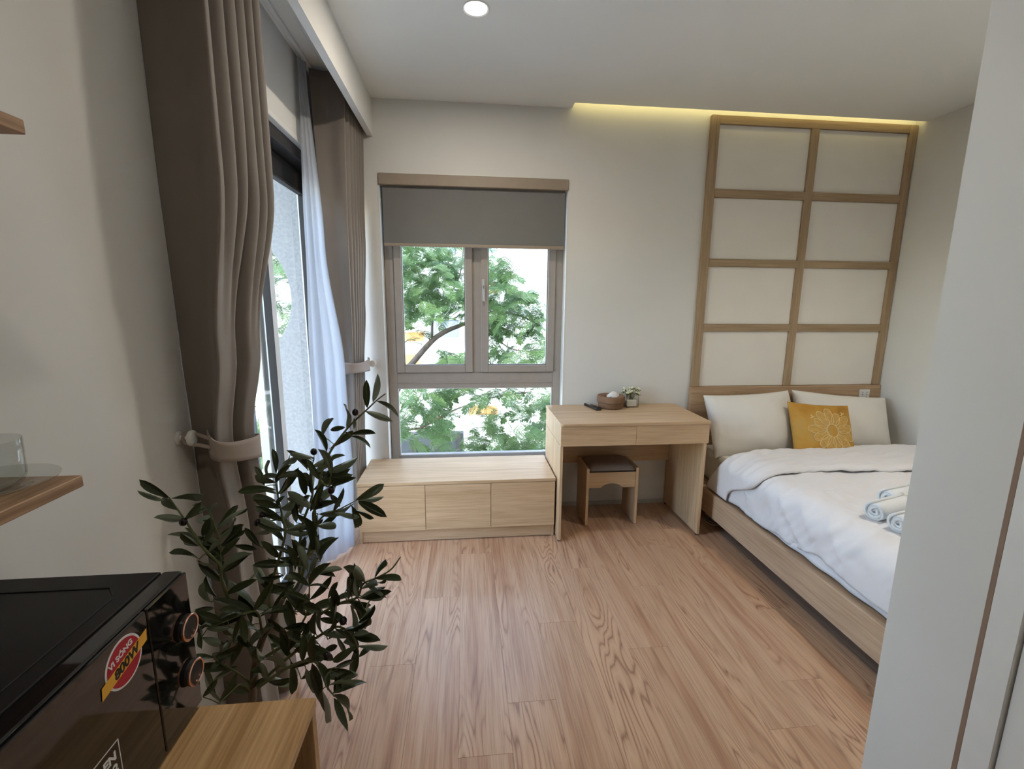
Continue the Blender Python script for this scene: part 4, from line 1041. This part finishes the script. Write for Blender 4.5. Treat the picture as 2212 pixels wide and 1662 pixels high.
for i, pts in enumerate(BR):
    P = ([(-.565, 1.08, .165), (-.570, 1.085, .3)]+pts) if i == 0 else pts
    SP = smoothpath(P, 5); n = len(SP)
    r0_, r1_ = (.0135, .006) if i == 0 else ((.0042, .0014) if i in (1, 2, 4, 5, 7, 8, 9) else (.003, .0012))
    bm = bmesh.new(); tube(bm, SP, [r0_+(r1_-r0_)*k/(n-1) for k in range(n)], 8)
    for (bi, b, t, nn) in LV:
        if bi == i and nn: tube(bm, [nn, ((nn[0]+b[0])/2, (nn[1]+b[1])/2, (nn[2]+b[2])/2+.002), b], .0011, 5)
    for (bi, p, nn) in OLV:
        if bi == i: tube(bm, [nn, p], .0009, 5)
    brs.append(from_bm('trunk' if i == 0 else 'branch', bm, M_bark if i == 0 else M_stem, ot, True))
def olive_leaf(curl, cup, twist):
    bm = bmesh.new(); n = 9; rows = []
    for k in range(n):
        t = k/(n-1); wd = (max(0, math.sin(PI*min(1, t**1.22)))**.58)*.5*(1 if 0 < k < n-1 else .03)+.014
        zc = curl*math.sin(PI*t)*.5; row = []
        for s_ in (-1, -.5, 0, .5, 1):
            row.append(bm.verts.new((wd*s_*math.cos(twist*t)*.0+wd*s_, t, zc+cup*abs(s_)*wd+twist*(t-.5)*s_*wd)))
        rows.append(row)
    for a, b in zip(rows, rows[1:]):
        for k in range(4): bm.faces.new((a[k], a[k+1], b[k+1], b[k]))
    me = bpy.data.meshes.new('leaf'); bm.to_mesh(me); bm.free(); me.materials.append(M_olive)
    for p in me.polygons: p.use_smooth = True
    return me
random.seed(21)
# further leaves in pairs along the branches, each on a short stalk
XL_ = []
for i, pts in enumerate(BR):
    if i == 0: continue
    SP = smoothpath(pts, 5); L_ = len(SP)
    for k in range(2 if i not in (10, 11, 12) else 1, int(L_*(.55 if i == 1 else .8)) if i in (1, 2, 7) else L_-2, 3 if i in (7, 8, 9, 14, 10, 3, 4, 5) else 6):
        p = SP[k]; d = (SP[k+1]-SP[k-1]).normalized()
        for s_ in (-1, 1):
            q = d.cross(Vector((random.uniform(-.6, .6), -1, random.uniform(-.6, .6)))).normalized()*s_
            v = (q*.8+d*random.uniform(.1, .9)+Vector((0, random.uniform(-.5, .5), random.uniform(-.3, .35)))).normalized()
            t = p+v*random.uniform(.055, .085)
            if t.y > .80 and t.x > -.79 and not (t.y < 1.0 and t.z < .6 and t.x < -.28): XL_.append((i, tuple(p), tuple(t), None))
LV = LV+XL_
LM = [olive_leaf(c, k, t) for c, k, t in ((.12, .25, .2), (-.14, .35, -.3), (.22, .2, .5), (.05, .5, 0), (-.25, .3, .4))]
for (bi, b, t, nn) in LV:
    b, t = Vector(b), Vector(t); d = t-b; L = d.length; par = brs[bi]
    o = bpy.data.objects.new('leaf', random.choice(LM)); link(o, par, b)
    yv = d.normalized(); toc = Vector((.42, -.80, .42))
    zv = (toc*random.uniform(.2, 1)+Vector((random.uniform(-1, 1), random.uniform(-1, 1), random.uniform(-.4, 1)))*.75)
    zv = (zv-yv*zv.dot(yv)).normalized()
    if random.random() < .2: zv = -zv
    xv = yv.cross(zv)
    o.rotation_euler = Matrix((xv, yv, zv)).transposed().to_euler()
    wd = min(.0200, max(.0125, L*.24))*random.uniform(.9, 1.2)
    o.scale = (wd, L, L*.8)
bm = bmesh.new(); bmesh.ops.create_uvsphere(bm, u_segments=14, v_segments=10, radius=1)
for v in bm.verts: v.co.z *= 1.18
fme = bpy.data.meshes.new('olive'); bm.to_mesh(fme); bm.free(); fme.materials.append(M_fruit)
for p in fme.polygons: p.use_smooth = True
for (bi, p, nn) in OLV:
    o = bpy.data.objects.new('olive', fme); link(o, brs[bi], p); o.scale = (.0082,)*3; o.rotation_euler = (random.uniform(-.6, .6), random.uniform(-.6, .6), 0)
# ================================================================ outside
gr = box('street_ground', -40, 40, 3.4, 60, -4.2, -4.0, M_ground, None, 0); tag(gr, 'pale paving of the street far below the window', 'ground', kind='structure')
nb = empty('neighbour_building', (0, 13.2, -4), 'white building across the street behind the tree', 'building')
boxes('facade', [(-14, 14, 13, 16, -4, 9)], M_facade, nb)
box('ledge', -14, 14, 12.85, 13, 2.17, 2.24, M_alult, nb, .01)
for x0, x1, z0, z1 in ((-1.0, -.74, .55, 1.0), (-.71, -.15, .45, 1.0), (.60, .86, 2.7, 3.5), (-.72, -.2, 2.72, 3.6), (-4.0, -3.2, .4, 1.6), (3.6, 4.6, .2, 1.5), (-3.9, -3.1, 2.8, 4.0), (3.7, 4.7, 2.8, 4.0)):
    wn_ = frame4('window', 'y', (12.93, 13.02), x0, x1, z0, z1, .03, M_alult, nb, 0)
    box('pane', x0+.03, x1-.03, 12.97, 13.0, z0+.03, z1-.03, M_fwin, wn_, 0)
for x0, x1, z0, z1 in ((.66, .92, 1.72, 2.0), (-1.75, -1.15, .38, .62), (.1, .9, -1.75, -1.5), (-1.95, -1.3, -.3, 0)): box('orange_panel', x0, x1, 12.9, 13.0, z0, z1, M_orange, nb, .005)
fe = empty('street_fence', (-1.0, 8.6, -4), 'dark grey fence below the window to the left', 'fence')
box('fence_wall', -1.9, -.05, 8.5, 8.7, -4, -1.02, M_fence, fe, .01)
for k in range(5): box('post', -1.85+k*.42, -1.79+k*.42, 8.44, 8.5, -4, -.98, M_aludk, fe, .005)
# poinciana tree: feathery fronds
def frond_geo(seed, L=.36):
    rnd = random.Random(seed); V, Fc = [], []
    npn = 12; droop = rnd.uniform(.10, .30)
    def rp(t): return Vector((0, L*t, -droop*L*t*t))
    for i in range(6):
        t0, t1 = i/6, (i+1)/6; a, b = rp(t0), rp(t1); k = len(V)
        V += [a+Vector((-.0018, 0, 0)), a+Vector((.0018, 0, 0)), b+Vector((.0015, 0, 0)), b+Vector((-.0015, 0, 0))]; Fc.append((k, k+1, k+2, k+3))
    for i in range(npn):
        t = .14+.86*i/(npn-1); base = rp(t)
        pl = L*.36*math.sin(PI*(.22+.68*t))**.8
        for s in (-1, 1):
            ang = math.radians(58-22*t+rnd.uniform(-6, 6))
            d = Vector((s*math.sin(ang), math.cos(ang), rnd.uniform(-.25, .1))).normalized(); q = Vector((-d.y, d.x, 0)).normalized()
            nl = 8
            for j in range(nl):
                u = (j+.6)/nl; p = base+d*pl*u+Vector((0, 0, -.18*pl*u*u)); ll = .0185*math.sin(PI*(.2+.7*u))+.005
                for e in (-1, 1):
                    k = len(V); tip = p+q*e*ll+d*ll*.45
                    V += [p-d*.0060, p+d*.0075, tip]; Fc.append((k, k+1, k+2))
    return V, Fc
FR = []
for sd in range(5):
    V, Fc = frond_geo(sd); me = bpy.data.meshes.new('frond'); me.from_pydata([tuple(v) for v in V], [], Fc); me.materials.append(M_frond); FR.append((me, V, Fc))
tr = empty('poinciana_tree', (-1.1, 6.1, -4), 'feathery green tree filling the view through the window', 'tree')
BT = [[(-1.1, 6.1, -4), (-1.15, 6.05, -2.5), (-1.1, 6.0, -1), (-1.0, 6.0, 0), (-.8, 6, .53), (-.7, 6, .65), (-.43, 6, .95), (-.24, 6, 1.08), (.01, 6, 1.18), (.15, 6, 1.25), (.39, 6, 1.33), (.71, 6, 1.28), (.98, 6, 1.16)],
      [(-.43, 6, .95), (-.41, 6, 1.27), (-.35, 6, 1.42), (-.2, 6, 1.53), (-.08, 6, 1.74), (-.03, 6, 1.95), (0, 6, 2.3)],
      [(-1.1, 6, -.9), (-.86, 6, -.3), (-.58, 6, -.2), (-.28, 6, -.03), (0, 6, .09), (.34, 6, .19), (.9, 6.1, .25)],
      [(-.36, 6, 1.42), (-.48, 6, 1.62), (-.59, 6, 1.85), (-.6, 6, 2.2)],
      [(-1.1, 6.0, -1.3), (-.5, 5.9, -.85), (.2, 5.8, -.62), (.8, 5.8, -.5), (1.2, 5.8, -.45)],
      [(.15, 6, 1.25), (.35, 6.0, 1.05), (.6, 6, .85), (1.0, 6, .8)]]
rad = [(.07, .008), (.014, .004), (.02, .005), (.012, .004), (.025, .006), (.010, .003)]
for P, (a, b) in zip(BT, rad):
    SP = smoothpath(P, 5); n = len(SP); tubeobj('trunk' if a > .05 else 'branch', SP, [a*(1-k/(n-1))**1.3+b*(k/(n-1))+.002 for k in range(n)], M_bark2, tr)
def frot(rnd, wild=.5):
    az = rnd.uniform(0, 2*PI); el = rnd.uniform(-.75, .25)
    y = Vector((math.cos(az)*math.cos(el), math.sin(az)*math.cos(el)*.8, math.sin(el))).normalized()
    z = (Vector((rnd.uniform(-wild, wild), -.55+rnd.uniform(-wild, wild), 1))); z = (z-y*z.dot(y)).normalized(); x = y.cross(z)
    return Matrix((x, y, z)).transposed()
rnd = random.Random(4)
RECT = [(-.82, .02, 1.22, 2.20, 88), (-.85, -.55, .95, 1.25, 6), (-.3, .02, .62, .80, 16), (.28, .60, .98, 2.0, 44), (.55, 1.05, 1.16, 1.62, 26), (.30, 1.08, .62, .82, 22), (.75, 1.1, .8, 1.15, 8),
        (-.9, 1.2, .10, .36, 44), (-.9, -.22, -.28, .08, 17), (.2, 1.2, -.34, .02, 20), (.05, 1.2, -.64, -.30, 40), (-.85, -.1, -.52, -.30, 8)]
big = 0; share = 290/sum(int(r[4]*1.9) for r in RECT); REST = []
for x0, x1, z0, z1, n in RECT:
    for k in range(int(n*1.9)):
        p = Vector((rnd.uniform(x0, x1), 6+rnd.uniform(-.6, .7), rnd.uniform(z0, z1))); R = frot(rnd); s_ = rnd.uniform(.65, 1.1)
        p -= R @ Vector((0, .18*s_, 0))
        if rnd.random() < share:
            o = bpy.data.objects.new('frond', rnd.choice(FR)[0]); link(o, tr, p); o.rotation_euler = R.to_euler(); o.scale = (s_,)*3; big += 1
        else: REST.append((p, R, s_))
# remaining foliage of the same crown, outside the window's view or beyond counting
def foliage(name, parent, n, box3, seed, smin=.7, smax=1.15, extra=()):
    rnd = random.Random(seed); AV, AF = [], []; off = 0
    for p, R, s_ in extra:
        _, V, Fc = rnd.choice(FR); AV += [tuple(R @ (v*s_)+p) for v in V]; AF += [tuple(i+off for i in f) for f in Fc]; off += len(V)
    for k in range(n):
        _, V, Fc = rnd.choice(FR); R = frot(rnd); s_ = rnd.uniform(smin, smax)
        p = Vector([rnd.uniform(a, b) for a, b in box3])
        AV += [tuple(R @ (v*s_)+p) for v in V]; AF += [tuple(i+off for i in f) for f in Fc]; off += len(V)
    me = bpy.data.meshes.new(name); me.from_pydata(AV, [], AF); me.materials.append(M_frond)
    o = link(bpy.data.objects.new(name, me), parent, WL[parent.name]); me.transform(Matrix.Translation(-WL[parent.name])); o['kind'] = 'stuff'
    return o
foliage('foliage', tr, 170, ((-1.6, .3), (6.5, 7.6), (1.45, 2.9)), 8, extra=REST)
t2 = empty('roadside_tree', (-4.2, 8.2, -4), 'green tree seen through the balcony door', 'tree')
tubeobj('trunk', smoothpath([(-4.2, 8.2, -4), (-4.1, 8.2, -1), (-3.9, 8.2, .5), (-3.6, 8.1, 2.0)], 6), [.09]*6+[.06]*6+[.03]*7, M_bark2, t2)
foliage('foliage', t2, 520, ((-5.2, -2.4), (7.2, 9.2), (-1.6, 3.1)), 12, .9, 1.5)
